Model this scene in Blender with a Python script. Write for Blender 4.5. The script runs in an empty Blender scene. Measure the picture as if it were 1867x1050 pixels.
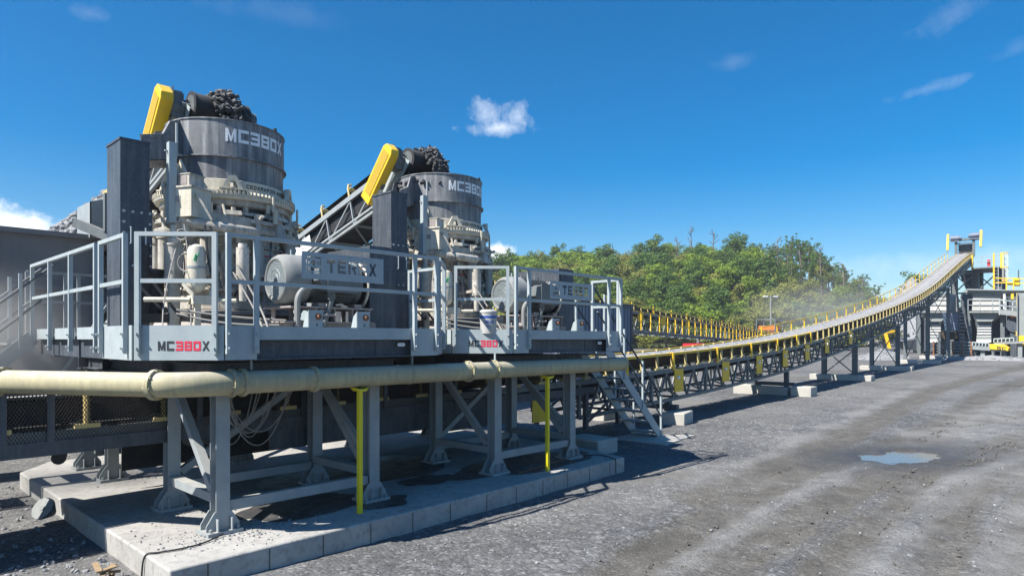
import bpy, bmesh, math, random
from mathutils import Vector, Matrix, noise
R = math.radians
SC = bpy.context.scene
COL = SC.collection
random.seed(7)

# ------------------------------------------------------------------ camera
CAM_AZ = R(43.4)                      # view direction, from +X towards +Y
cam = bpy.data.cameras.new('camera'); cam_ob = bpy.data.objects.new('camera', cam); COL.objects.link(cam_ob)
cam.sensor_width = 36.0; cam.lens = 23.14; cam.shift_y = 0.0493
cam.clip_start = 0.1; cam.clip_end = 6000
cam_ob.location = (0, 0, 2.37); cam_ob.rotation_euler = (R(90), 0, CAM_AZ - R(90))
SC.camera = cam_ob

# ------------------------------------------------------------------ sky and sun
SUN_AZ, SUN_EL = R(167), R(49)        # azimuth from +X towards +Y
W = bpy.data.worlds.new('World'); SC.world = W; W.use_nodes = True
nt = W.node_tree; nt.nodes.clear()
def N(t, typ, **kw):
    n = t.nodes.new(typ)
    for k, v in kw.items(): setattr(n, k, v)
    return n
def L(t, a, b): t.links.new(a, b)
def math_node(t, op, a, b=None, clamp=False):
    n = N(t, 'ShaderNodeMath', operation=op); n.use_clamp = clamp
    for i, x in enumerate((a, b)):
        if x is None: continue
        if isinstance(x, (int, float)): n.inputs[i].default_value = x
        else: L(t, x, n.inputs[i])
    return n.outputs[0]
out = N(nt, 'ShaderNodeOutputWorld'); bg = N(nt, 'ShaderNodeBackground')
sky = N(nt, 'ShaderNodeTexSky', sky_type='NISHITA'); sky.sun_disc = False
sky.sun_elevation = SUN_EL; sky.sun_rotation = R(90) - SUN_AZ
sky.altitude = 300; sky.air_density = 1.0; sky.dust_density = 0.4; sky.ozone_density = 3.0
hsv = N(nt, 'ShaderNodeHueSaturation'); hsv.inputs['Hue'].default_value = 0.5; hsv.inputs['Saturation'].default_value = 1.64; hsv.inputs['Value'].default_value = 1.0
gm = N(nt, 'ShaderNodeGamma'); gm.inputs['Gamma'].default_value = .94; L(nt, sky.outputs[0], gm.inputs['Color']); L(nt, gm.outputs[0], hsv.inputs['Color'])
tc = N(nt, 'ShaderNodeTexCoord'); GEN = tc.outputs['Generated']
def sky_dir(u, v):                    # world direction of a place in the sky
    r = (u - 933.5) / 1200; w = (617 - v) / 1200
    F = Vector((math.cos(CAM_AZ), math.sin(CAM_AZ), 0)); Rt = Vector((math.sin(CAM_AZ), -math.cos(CAM_AZ), 0))
    return (F + r * Rt + Vector((0, 0, w))).normalized()
nz = N(nt, 'ShaderNodeTexNoise'); nz.inputs['Scale'].default_value = 30; nz.inputs['Detail'].default_value = 9; nz.inputs['Roughness'].default_value = 0.66
L(nt, GEN, nz.inputs['Vector'])
def cloud(u, v, wu, hv, amount, fuzz, soft=0.5, tilt=0.0):
    d = sky_dir(u, v); right = Vector((d.y, -d.x, 0)).normalized(); up = right.cross(d)
    right, up = right * math.cos(tilt) + up * math.sin(tilt), up * math.cos(tilt) - right * math.sin(tilt)
    def dot(vec):
        n = N(nt, 'ShaderNodeVectorMath', operation='DOT_PRODUCT'); L(nt, GEN, n.inputs[0]); n.inputs[1].default_value = vec
        return n.outputs['Value']
    a = math_node(nt, 'MULTIPLY', dot(right), 1200 / wu); b = math_node(nt, 'MULTIPLY', dot(up), 1200 / hv)
    e = math_node(nt, 'SQRT', math_node(nt, 'ADD', math_node(nt, 'MULTIPLY', a, a), math_node(nt, 'MULTIPLY', b, b)))
    front = math_node(nt, 'GREATER_THAN', dot(d), 0.5)
    m = math_node(nt, 'ADD', math_node(nt, 'SUBTRACT', 1.0, e), math_node(nt, 'MULTIPLY', math_node(nt, 'SUBTRACT', nz.outputs['Fac'], 0.5), fuzz))
    m = math_node(nt, 'DIVIDE', m, soft, clamp=True)
    return math_node(nt, 'MULTIPLY', math_node(nt, 'MULTIPLY', m, front), amount)
parts = [cloud(886, 212, 32, 30, .8, 2.6, 1.5), cloud(942, 213, 34, 26, .7, 2.8, 1.6), cloud(908, 233, 64, 16, .75, 2.4, 1.4),
         cloud(10, 425, 85, 38, .95, 1.6, .45), cloud(912, 458, 32, 22, .9, 2.0, .5),
         cloud(1735, 22, 60, 18, .16, 3.2, 2.2, .35), cloud(1700, 160, 62, 9, .20, 3.2, 2.0, .12), cloud(1850, 90, 40, 14, .09, 3, 1.8, .3),
         cloud(1335, 115, 40, 16, .07, 2.6, 1.4), cloud(500, 20, 110, 22, .05, 2.6, 1.5), cloud(165, 25, 24, 12, .10, 2.4, 1.4), cloud(1750, 478, 260, 22, .22, 2.4, 1.2)]
tot = parts[0]
for p in parts[1:]: tot = math_node(nt, 'MAXIMUM', tot, p)
mx = N(nt, 'ShaderNodeMix', data_type='RGBA'); mx.inputs['B'].default_value = (8.3, 8.6, 9.0, 1)
L(nt, tot, mx.inputs['Factor']); L(nt, hsv.outputs[0], mx.inputs['A'])
L(nt, mx.outputs['Result'], bg.inputs['Color']); bg.inputs['Strength'].default_value = 0.082
L(nt, bg.outputs[0], out.inputs[0])
sun = bpy.data.lights.new('sun', 'SUN'); sun_ob = bpy.data.objects.new('sun', sun); COL.objects.link(sun_ob)
sun.energy = 5.0; sun.angle = R(0.53); sun.color = (1.0, 0.955, 0.88)
sd = Vector((math.cos(SUN_EL) * math.cos(SUN_AZ), math.cos(SUN_EL) * math.sin(SUN_AZ), math.sin(SUN_EL)))
sun_ob.rotation_euler = sd.to_track_quat('Z', 'Y').to_euler(); sun_ob.location = (-20, 20, 60)
SC.view_settings.view_transform = 'Standard'; SC.view_settings.look = 'None'
SC.view_settings.exposure = 1.0; SC.view_settings.gamma = 1.0
SC.render.engine = 'CYCLES'
try:
    SC.cycles.max_bounces = 6; SC.cycles.diffuse_bounces = 3; SC.cycles.caustics_reflective = False; SC.cycles.caustics_refractive = False
    SC.cycles.use_denoising = True
except Exception: pass

# ------------------------------------------------------------------ materials
def material(name, col, rough=.7, metal=0.0, var=None, scale=3.0, amt=.5, streak=None, samt=.5, dust=None, damt=.5, bump=0.0, bscale=40, spec=.4, coat=0, fine=None, famt=.35, fscale=60):
    """base colour + a second colour in noise patches + vertical run marks + dust settled on upward faces + fine speckle"""
    m = bpy.data.materials.new(name); m.use_nodes = True; t = m.node_tree
    b = t.nodes['Principled BSDF']; b.inputs['Roughness'].default_value = rough; b.inputs['Metallic'].default_value = metal
    b.inputs['Specular IOR Level'].default_value = spec
    geo = N(t, 'ShaderNodeNewGeometry'); c = N(t, 'ShaderNodeRGB'); c.outputs[0].default_value = (*col, 1); cur = c.outputs[0]
    def mix(fac, a, bcol):
        n = N(t, 'ShaderNodeMix', data_type='RGBA'); L(t, fac, n.inputs['Factor']); L(t, a, n.inputs['A'])
        n.inputs['B'].default_value = (*bcol, 1); return n.outputs['Result']
    def nfac(sc, lo, hi, amount, stretch=None, detail=5):
        n = N(t, 'ShaderNodeTexNoise'); n.inputs['Scale'].default_value = sc; n.inputs['Detail'].default_value = detail; n.inputs['Roughness'].default_value = .6
        src = geo.outputs['Position']
        if stretch:
            mp = N(t, 'ShaderNodeMapping'); mp.inputs['Scale'].default_value = stretch; L(t, src, mp.inputs['Vector']); src = mp.outputs[0]
        L(t, src, n.inputs['Vector'])
        r = N(t, 'ShaderNodeMapRange'); r.inputs['From Min'].default_value = lo; r.inputs['From Max'].default_value = hi; r.inputs['To Max'].default_value = amount
        L(t, n.outputs['Fac'], r.inputs['Value']); return r.outputs['Result']
    if var: cur = mix(nfac(scale, .38, .66, amt), cur, var)
    if streak: cur = mix(nfac(9.0, .45, .72, samt, (1.6, 1.6, .10)), cur, streak)
    if fine: cur = mix(nfac(fscale, .5, .66, famt), cur, fine)
    if dust:
        sx = N(t, 'ShaderNodeSeparateXYZ'); L(t, geo.outputs['Normal'], sx.inputs[0])
        r = N(t, 'ShaderNodeMapRange'); r.inputs['From Min'].default_value = .3; r.inputs['From Max'].default_value = .9; r.inputs['To Max'].default_value = damt
        L(t, sx.outputs['Z'], r.inputs['Value'])
        f = math_node(t, 'MULTIPLY', r.outputs['Result'], nfac(6.0, .25, .6, 1.0)); cur = mix(f, cur, dust)
    L(t, cur, b.inputs['Base Color'])
    rr = nfac(scale * 2.3, .3, .7, 1.0); mr = N(t, 'ShaderNodeMapRange'); mr.inputs['To Min'].default_value = max(.05, rough - .1); mr.inputs['To Max'].default_value = min(1, rough + .15)
    L(t, rr, mr.inputs['Value']); L(t, mr.outputs['Result'], b.inputs['Roughness'])
    if bump:
        n = N(t, 'ShaderNodeTexNoise'); n.inputs['Scale'].default_value = bscale; n.inputs['Detail'].default_value = 5; L(t, geo.outputs['Position'], n.inputs['Vector'])
        bp = N(t, 'ShaderNodeBump'); bp.inputs['Strength'].default_value = bump; bp.inputs['Distance'].default_value = .02
        L(t, n.outputs['Fac'], bp.inputs['Height']); L(t, bp.outputs[0], b.inputs['Normal'])
    if coat: b.inputs['Coat Weight'].default_value = coat
    return m
DUST = (.42, .40, .37)
M = {
 'galv': material('galvanised_steel', (.36, .41, .42), .58, .08, (.275, .325, .345), 5, .6, (.40, .435, .44), .4, fine=(.40, .44, .45), famt=.35, fscale=45),
 'galv_dusty': material('dusty_galvanised_steel', (.30, .335, .345), .65, .1, (.22, .245, .26), 4, .6, (.36, .35, .33), .35, DUST, .75),
 'frame': material('primed_grey_steel', (.12, .14, .145), .55, .0, (.085, .10, .105), 4, .6, (.20, .21, .205), .5, DUST, .6, fine=(.20, .21, .205), famt=.3),
 'dark': material('dark_blue_grey_steel', (.046, .058, .076), .5, .0, (.070, .082, .100), 4, .7, (.15, .165, .18), .42, (.30, .30, .29), .6, fine=(.12, .127, .135), famt=.4, fscale=30, spec=.35),
 'hopper': material('dusty_hopper_plate', (.105, .116, .134), .6, .0, (.20, .206, .214), 3, .8, (.38, .385, .385), .75, (.33, .32, .30), .7, fine=(.15, .153, .155), famt=.5, fscale=26, spec=.3),
 'black': material('black_steel', (.020, .022, .026), .6, 0, (.05, .05, .052), 4, .6, None, 0, (.22, .21, .2), .5),
 'cream': material('dirty_cream_paint', (.56, .53, .47), .65, 0, (.30, .28, .24), 3.6, .85, (.125, .11, .09), .6, (.46, .44, .39), .7, bump=.12, fine=(.27, .24, .20), famt=.6, fscale=24),
 'cream_clean': material('cream_paint', (.60, .565, .465), .55, 0, (.46, .425, .345), 4, .6, (.27, .24, .19), .4, (.52, .50, .44), .5, fine=(.38, .35, .28), famt=.4, fscale=30),
 'mauve': material('dust_caked_primer', (.27, .235, .225), .8, 0, (.37, .345, .325), 4, .7, (.20, .175, .17), .4, (.50, .48, .45), .85, bump=.1),
 'motor': material('motor_grey_paint', (.10, .115, .12), .5, 0, (.15, .16, .16), 4, .6, (.24, .24, .23), .3, (.32, .32, .31), .6),
 'cowl': material('dusty_cowl', (.19, .20, .198), .6, 0, (.25, .26, .25), 4, .5, (.14, .145, .14), .5, (.36, .36, .345), .6),
 'yellow': material('yellow_paint', (.80, .50, .015), .45, 0, (.66, .42, .03), 4, .5, (.45, .33, .09), .25, (.62, .52, .22), .4),
 'lemon': material('lemon_yellow_paint', (.74, .60, .012), .45, 0, (.60, .54, .02), 5, .5, (.36, .33, .08), .2, DUST, .3),
 'idler': material('idler_bracket_paint', (.56, .45, .19), .55, 0, (.48, .38, .18), 6, .6, None, 0, (.55, .50, .38), .6),
 'beige': material('beige_pipe_paint', (.44, .395, .235), .65, 0, (.34, .305, .20), 2.2, .7, (.22, .195, .14), .5, (.42, .40, .345), .92, fine=(.30, .275, .20), famt=.45, fscale=25),
 'belt': material('dusty_rubber_belt', (.19, .186, .186), .85, 0, (.31, .305, .30), 1.5, .7, None, 0, (.36, .355, .35), .5, fine=(.15, .148, .15), famt=.4, fscale=9),
 'rubber': material('black_rubber', (.022, .022, .024), .7, 0, (.05, .048, .046), 5, .5, None, 0, (.14, .135, .13), .5),
 'brown': material('brown_grimy_rubber', (.045, .033, .024), .8, 0, (.075, .055, .036), 4, .6),
 'white': material('white_paint', (.78, .79, .78), .5, 0, (.66, .67, .66), 4, .5, (.52, .52, .50), .3),
 'panel': material('weathered_white_panel', (.47, .47, .455), .65, 0, (.32, .315, .30), 1.3, .7, (.34, .33, .31), .55),
 'plate_grey': material('pale_grey_plate', (.25, .275, .275), .6, 0, (.19, .21, .21), 2, .6, (.24, .25, .25), .5, DUST, .5),
 'red': material('red_paint', (.52, .018, .03), .5, 0, (.42, .03, .03), 5, .4),
 'letter_red': material('red_lettering', (.66, .03, .07), .5), 'letter_black': material('black_lettering', (.028, .032, .034), .5),
 'letter_white': material('white_lettering', (.80, .82, .83), .55, 0, (.62, .64, .65), 14, .5),
 'letter_blue': material('blue_lettering', (.03, .09, .34), .5),
 'orange': material('orange_paint', (.72, .17, .015), .5, 0, (.6, .14, .02), 4, .4),
 'blue_grey': material('blue_grey_sheet', (.13, .16, .23), .5, 0, (.17, .195, .25), 2, .6, (.26, .27, .29), .4),
 'rust': material('rusty_steel', (.22, .10, .055), .85, 0, (.13, .07, .05), 3, .6),
 'cable': material('grey_cable', (.26, .25, .235), .7), 'cable_dark': material('black_hose', (.03, .03, .032), .5),
 'concrete': material('concrete', (.385, .375, .355), .9, 0, (.27, .262, .25), 1.3, .75, None, 0, None, 0, .3, 26, fine=(.19, .18, .17), famt=.5, fscale=11),
 'block': material('cast_concrete_block', (.44, .425, .385), .85, 0, (.35, .335, .305), 2, .6, (.34, .33, .30), .35, None, 0, .2, 30),
 'rock_dark': material('wet_dark_rock', (.045, .046, .049), .75, 0, (.11, .11, .112), 9, .8, None, 0, (.26, .26, .26), .8, spec=.3),
 'rock_pale': material('grey_crushed_rock', (.24, .245, .255), .9, 0, (.15, .155, .16), 5, .7, None, 0, (.33, .33, .33), .4),
 'wood': material('weathered_timber', (.34, .24, .14), .85, 0, (.22, .16, .10), 9, .6),
 'green': material('green_paint_mark', (.02, .36, .13), .6), 'chrome': material('bright_steel', (.6, .6, .6), .3, .9),
 'bin': material('dusty_bin_plate', (.155, .162, .176), .6, 0, (.21, .212, .22), 1.5, .7, (.22, .22, .215), .4, (.33, .32, .30), .6),
 'bark': material('tree_bark', (.13, .105, .08), .9, 0, (.20, .175, .15), 6, .6),
}
def foliage_mat(name, c1, c2, c3):
    m = bpy.data.materials.new(name); m.use_nodes = True; t = m.node_tree; b = t.nodes['Principled BSDF']
    b.inputs['Roughness'].default_value = .6; b.inputs['Specular IOR Level'].default_value = .25
    oi = N(t, 'ShaderNodeObjectInfo'); geo = N(t, 'ShaderNodeNewGeometry'); tcn = N(t, 'ShaderNodeTexCoord')
    n = N(t, 'ShaderNodeTexNoise'); n.inputs['Scale'].default_value = .8; n.inputs['Detail'].default_value = 3; L(t, tcn.outputs['Object'], n.inputs['Vector'])
    r = N(t, 'ShaderNodeValToRGB'); e = r.color_ramp.elements; e[0].position = .36; e[0].color = (*c1, 1); e[1].position = .66; e[1].color = (*c2, 1)
    L(t, n.outputs['Fac'], r.inputs['Fac'])
    mxx = N(t, 'ShaderNodeMix', data_type='RGBA'); L(t, r.outputs[0], mxx.inputs['A']); mxx.inputs['B'].default_value = (*c3, 1)
    L(t, math_node(t, 'MULTIPLY', oi.outputs['Random'], .8), mxx.inputs['Factor'])
    hs = N(t, 'ShaderNodeHueSaturation'); L(t, mxx.outputs['Result'], hs.inputs['Color'])
    L(t, math_node(t, 'ADD', math_node(t, 'MULTIPLY', geo.outputs['Random Per Island'], .6), .7), hs.inputs['Value'])
    L(t, hs.outputs[0], b.inputs['Base Color'])
    tr = N(t, 'ShaderNodeBsdfTranslucent'); L(t, hs.outputs[0], tr.inputs['Color'])
    ms = N(t, 'ShaderNodeMixShader'); ms.inputs[0].default_value = .42; L(t, b.outputs[0], ms.inputs[1]); L(t, tr.outputs[0], ms.inputs[2])
    L(t, ms.outputs[0], t.nodes['Material Output'].inputs['Surface']); return m
M['leaf_dark'] = foliage_mat('dark_green_leaves', (.072, .13, .022), (.16, .24, .04), (.10, .18, .044))
M['leaf_bright'] = foliage_mat('bright_green_leaves', (.15, .235, .024), (.29, .40, .046), (.21, .285, .04))
M['leaf_olive'] = foliage_mat('olive_yellow_leaves', (.19, .21, .038), (.33, .345, .066), (.24, .25, .066))

# ------------------------------------------------------------------ helpers
class MB:
    """collects shapes, then links them as ONE mesh object"""
    def __init__(s): s.v = []; s.f = []; s.m = []; s.mi = 0
    def add(s, vs, fs):
        o = len(s.v); s.v += [tuple(x) for x in vs]; s.f += [tuple(i + o for i in f) for f in fs]; s.m += [s.mi] * len(fs); return s
    def hexa(s, p): return s.add(p, [(0, 3, 2, 1), (4, 5, 6, 7), (0, 1, 5, 4), (1, 2, 6, 5), (2, 3, 7, 6), (3, 0, 4, 7)])
    def bx(s, x0, x1, y0, y1, z0, z1):
        return s.hexa([(x0, y0, z0), (x1, y0, z0), (x1, y1, z0), (x0, y1, z0), (x0, y0, z1), (x1, y0, z1), (x1, y1, z1), (x0, y1, z1)])
    def bar(s, p, q, w, h=None, up=(0, 0, 1)):
        h = w if h is None else h; p, q = Vector(p), Vector(q); d = (q - p).normalized(); u = Vector(up)
        if abs(d.dot(u)) > .98: u = Vector((0, 1, 0)) if abs(d.y) < .9 else Vector((1, 0, 0))
        a = d.cross(u).normalized(); b = a.cross(d).normalized(); a *= w / 2; b *= h / 2
        return s.hexa([p - a - b, p + a - b, p + a + b, p - a + b, q - a - b, q + a - b, q + a + b, q - a + b])
    def hbeam(s, p, q, w, h, web=(1, 0, 0), t=.018):
        """H section: flanges lie across the direction `web`"""
        p, q = Vector(p), Vector(q); d = (q - p).normalized(); b = Vector(web); b = (b - d * b.dot(d)).normalized()
        for sg in (-1, 1): s.bar(p + b * sg * (h / 2 - t / 2), q + b * sg * (h / 2 - t / 2), w, t, b)
        return s.bar(p, q, t, h - 2 * t - .002, b)
    def tube(s, pts, r, n=8, cap=True):
        pts = [Vector(p) for p in pts]; rs = r if isinstance(r, (list, tuple)) else [r] * len(pts); o = len(s.v); a = None
        for i, p in enumerate(pts):
            d = (pts[min(i + 1, len(pts) - 1)] - pts[max(i - 1, 0)]).normalized()
            if a is None: a = d.cross(Vector((0, 0, 1)) if abs(d.z) < .9 else Vector((1, 0, 0))).normalized()
            else: a = (a - d * a.dot(d)).normalized()
            b = d.cross(a)
            for k in range(n):
                c = 2 * math.pi * k / n; s.v.append(tuple(p + (a * math.cos(c) + b * math.sin(c)) * rs[i]))
        for i in range(len(pts) - 1):
            for k in range(n):
                k2 = (k + 1) % n; s.f.append((o + i * n + k, o + i * n + k2, o + (i + 1) * n + k2, o + (i + 1) * n + k)); s.m.append(s.mi)
        if cap:
            s.f.append(tuple(o + k for k in reversed(range(n)))); s.f.append(tuple(o + (len(pts) - 1) * n + k for k in range(n))); s.m += [s.mi] * 2
        return s
    def cyl(s, p, q, r, n=16, r2=None): return s.tube([p, q], [r, r if r2 is None else r2], n)
    def lathe(s, c, prof, n=48, a0=0, a1=360):
        o = len(s.v); full = a1 - a0 >= 360; m = n if full else n + 1
        for (r, z) in prof:
            for k in range(m):
                a = R(a0 + (a1 - a0) * k / n); s.v.append((c[0] + r * math.cos(a), c[1] + r * math.sin(a), c[2] + z))
        for i in range(len(prof) - 1):
            for k in range(n):
                k2 = (k + 1) % m; s.f.append((o + i * m + k, o + i * m + k2, o + (i + 1) * m + k2, o + (i + 1) * m + k)); s.m.append(s.mi)
        return s
    def prism(s, poly, z0, z1):
        n = len(poly); s.add([(x, y, z0) for x, y in poly] + [(x, y, z1) for x, y in poly],
            [tuple(reversed(range(n))), tuple(range(n, 2 * n))] + [(i, (i + 1) % n, n + (i + 1) % n, n + i) for i in range(n)]); return s
    def extrude(s, poly, vec):
        """3-D polygon swept along vec"""
        n = len(poly); v = Vector(vec); s.add([tuple(p) for p in poly] + [tuple(Vector(p) + v) for p in poly],
            [tuple(reversed(range(n))), tuple(range(n, 2 * n))] + [(i, (i + 1) % n, n + (i + 1) % n, n + i) for i in range(n)]); return s
    def rock(s, c, r, rnd, flat=.8):
        t = (1 + 5 ** .5) / 2; q = Matrix.Rotation(rnd.uniform(0, 6.28), 3, Vector((rnd.uniform(-1, 1), rnd.uniform(-1, 1), rnd.uniform(-1, 1) + .01)).normalized())
        vs = []
        for (x, y, z) in ((-1, t, 0), (1, t, 0), (-1, -t, 0), (1, -t, 0), (0, -1, t), (0, 1, t), (0, -1, -t), (0, 1, -t), (t, 0, -1), (t, 0, 1), (-t, 0, -1), (-t, 0, 1)):
            p = q @ (Vector((x, y, z * flat)) * (.53 * r * rnd.uniform(.62, 1.25))); vs.append((c[0] + p.x, c[1] + p.y, c[2] + p.z))
        return s.add(vs, [(0, 11, 5), (0, 5, 1), (0, 1, 7), (0, 7, 10), (0, 10, 11), (1, 5, 9), (5, 11, 4), (11, 10, 2), (10, 7, 6), (7, 1, 8),
                          (3, 9, 4), (3, 4, 2), (3, 2, 6), (3, 6, 8), (3, 8, 9), (4, 9, 5), (2, 4, 11), (6, 2, 10), (8, 6, 7), (9, 8, 1)])
    def build(s, name, mt, parent=None, smooth=True, recalc=True, bevel=0):
        me = bpy.data.meshes.new(name); off = root_loc(parent)
        me.from_pydata([(x - off[0], y - off[1], z - off[2]) for x, y, z in s.v], [], s.f)
        for k in (mt if isinstance(mt, (list, tuple)) else [mt]): me.materials.append(M[k] if isinstance(k, str) else k)
        if len(me.materials) > 1: me.polygons.foreach_set('material_index', s.m)
        me.update()
        if recalc:
            b = bmesh.new(); b.from_mesh(me); bmesh.ops.recalc_face_normals(b, faces=b.faces); b.to_mesh(me); b.free()
        if smooth: me.shade_smooth(); me.set_sharp_from_angle(angle=R(35))
        o = bpy.data.objects.new(name, me); COL.objects.link(o)
        if parent is not None: o.parent = parent
        if bevel:
            bv = o.modifiers.new('edge', 'BEVEL'); bv.width = bevel; bv.segments = 2; bv.limit_method = 'ANGLE'
        return o
def root_loc(p):
    x = Vector((0, 0, 0))
    while p is not None: x = x + p.location; p = p.parent
    return x
def tag(o, label=None, cat=None, group=None, kind=None):
    for k, v in (('label', label), ('category', cat), ('group', group), ('kind', kind)):
        if v: o[k] = v
    return o
def thing(name, loc, label, cat, group=None):
    o = bpy.data.objects.new(name, None); COL.objects.link(o); o.location = loc; o.empty_display_size = .2
    return tag(o, label, cat, group)
def copy_tree(o, shift=(0, 0, 0), parent=None):
    c = o.copy(); COL.objects.link(c); c.parent = parent
    if parent is None: c.location = Vector(o.location) + Vector(shift)
    for ch in [x for x in bpy.data.objects if x.parent == o]: copy_tree(ch, parent=c)
    return c
def mesh_from_curve(name, loops, depth):
    cu = bpy.data.curves.new(name, 'CURVE'); cu.dimensions = '2D'; cu.fill_mode = 'BOTH'; cu.extrude = depth / 2
    for lp in loops:
        sp = cu.splines.new('POLY'); sp.points.add(len(lp) - 1); sp.use_cyclic_u = True
        for p, (x, y) in zip(sp.points, lp): p.co = (x, y, 0, 1)
    o = bpy.data.objects.new(name, cu); COL.objects.link(o)
    dg = bpy.context.evaluated_depsgraph_get(); me = bpy.data.meshes.new_from_object(o.evaluated_get(dg))
    bpy.data.objects.remove(o); return me
# block letters: convex pieces in a unit box
def _r(x0, y0, x1, y1): return [(x0, y0), (x1, y0), (x1, y1), (x0, y1)]
T = .24
def glyph(ch):
    g = {'M': [_r(0, 0, T, 1), _r(1 - T, 0, 1, 1), [(T, 1), (T, .62), (.41, .05), (.5, .05), (.5, .36)], [(1 - T, 1), (.5, .36), (.5, .05), (.59, .05), (1 - T, .62)]],
     'C': [_r(0, 0, T, 1), _r(T, 0, 1, T), _r(T, 1 - T, 1, 1)], '3': [_r(1 - T, 0, 1, 1), _r(0, 0, 1 - T, T), _r(.1, .4, 1 - T, .6), _r(0, 1 - T, 1 - T, 1)],
     '8': [_r(0, 0, T, 1), _r(1 - T, 0, 1, 1), _r(T, 0, 1 - T, T), _r(T, .4, 1 - T, .6), _r(T, 1 - T, 1 - T, 1)],
     '0': [_r(0, 0, T, 1), _r(1 - T, 0, 1, 1), _r(T, 0, 1 - T, T), _r(T, 1 - T, 1 - T, 1)],
     'X': [[(0, 0), (.27, 0), (1, 1), (.73, 1)], [(0, 1), (.365, .5), (.5, .685), (.27, 1)], [(.73, 0), (1, 0), (.635, .5), (.5, .315)]],
     'E': [_r(0, 0, T, 1), _r(T, 0, 1, T), _r(T, .4, .9, .6), _r(T, 1 - T, 1, 1)], 'D': [_r(0, 0, T, 1), [(T, 0), (.8, 0), (1, .2), (1 - T, .2), (.74, T), (T, T)], _r(1 - T, .2, 1, .8), [(T, 1), (T, 1 - T), (.74, 1 - T), (1 - T, .8), (1, .8), (.8, 1)]],
     'A': [[(0, 0), (.24, 0), (.62, 1), (.38, 1)], [(.76, 0), (1, 0), (.62, 1), (.5, .7)], _r(.25, .2, .75, .36)], 'R': [_r(0, 0, T, 1), _r(T, 1 - T, 1, 1), _r(1 - T, .6, 1, 1 - T), _r(T, .4, 1, .6), [(.62, .4), (.74, 0), (1, 0), (.86, .4)]],
     'P': [_r(0, 0, T, 1), _r(T, 1 - T, 1, 1), _r(1 - T, .6, 1, 1 - T), _r(T, .4, 1, .6)], 'I': [_r(.35, 0, .65, 1)], 'S': [_r(0, 0, 1, T), _r(1 - T, T, 1, .4), _r(0, .4, 1, .6), _r(0, .6, T, 1 - T), _r(0, 1 - T, 1, 1)],
     'V': [[(.38, 0), (.62, 0), (.24, 1), (0, 1)], [(.5, .3), (.62, 0), (1, 1), (.76, 1)]], 'T': [_r(0, .78, 1, 1), _r(.38, 0, .62, .78)], 'Q': [_r(0, 0, T, 1), _r(1 - T, 0, 1, 1), _r(T, 0, 1 - T, T), _r(T, 1 - T, 1 - T, 1), _r(.55, -.12, .78, 0)],
     'U': [_r(0, 0, T, 1), _r(1 - T, 0, 1, 1), _r(T, 0, 1 - T, T)], 'N': [_r(0, 0, T, 1), _r(1 - T, 0, 1, 1), [(T, 1), (T, .65), (1 - T, 0), (1 - T, .35)]], 'H': [_r(0, 0, T, 1), _r(1 - T, 0, 1, 1), _r(T, .4, 1 - T, .6)],
     'o': [_r(0, 0, .25, .66), _r(.75, 0, 1, .66), _r(.25, 0, .75, .17), _r(.25, .49, .75, .66)], 'b': [_r(0, 0, .25, 1), _r(.75, 0, 1, .66), _r(.25, 0, .75, .17), _r(.25, .49, .75, .66)],
     'i': [_r(.3, 0, .7, .66), _r(.3, .8, .7, 1)], 'l': [_r(.3, 0, .7, 1)]}
    return g.get(ch, [])
def text_shapes(txt, cw, ch, gap):
    """-> list of (character, polygons in metres), x from 0"""
    x = 0; res = []
    for c in txt:
        w = cw * (.4 if c in 'Iil' else .5 if c == ' ' else 1)
        res.append((c, [[(x + px * w, py * ch) for px, py in p] for p in glyph(c)])); x += w + gap
    return res, x - gap
def text_on_plane(mb, txt, o, xdir, cw, ch, gap, off=.004, only=None, updir=(0, 0, 1)):
    xd = Vector(xdir).normalized(); up = Vector(updir); nrm = xd.cross(up); o = Vector(o)
    for c, polys in text_shapes(txt, cw, ch, gap)[0]:
        if only and c not in only: continue
        for p in polys:
            q = [o + xd * a + up * b + nrm * off for a, b in p]; mb.add(q, [tuple(range(len(q)))])
def text_on_drum(mb, txt, c, rad, a0, z, cw, ch, gap, off=.004):
    for chh, polys in text_shapes(txt, cw, ch, gap)[0]:
        for p in polys:
            k = 4; xs = [a for a, _ in p]; x0, x1 = min(xs), max(xs)
            for i in range(k):                         # cut into strips so the letter follows the drum
                lo, hi = x0 + (x1 - x0) * i / k, x0 + (x1 - x0) * (i + 1) / k; q = clip(clip(p, lo, 1), hi, -1)
                if len(q) < 3: continue
                vs = [(c[0] + (rad + off) * math.cos(a0 + a / rad), c[1] + (rad + off) * math.sin(a0 + a / rad), z + b) for a, b in q]
                mb.add(vs, [tuple(range(len(vs)))])
def clip(p, x, sg):
    r = []
    for i in range(len(p)):
        a, b = p[i], p[(i + 1) % len(p)]; ia, ib = sg * (a[0] - x) >= -1e-9, sg * (b[0] - x) >= -1e-9
        if ia: r.append(a)
        if ia != ib: t = (x - a[0]) / (b[0] - a[0]); r.append((x, a[1] + t * (b[1] - a[1])))
    return r
def arc(c, r, a0, a1, n, ax, ay):
    c, ax, ay = Vector(c), Vector(ax), Vector(ay)
    return [c + ax * r * math.cos(R(a0 + (a1 - a0) * i / n)) + ay * r * math.sin(R(a0 + (a1 - a0) * i / n)) for i in range(n + 1)]

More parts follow.
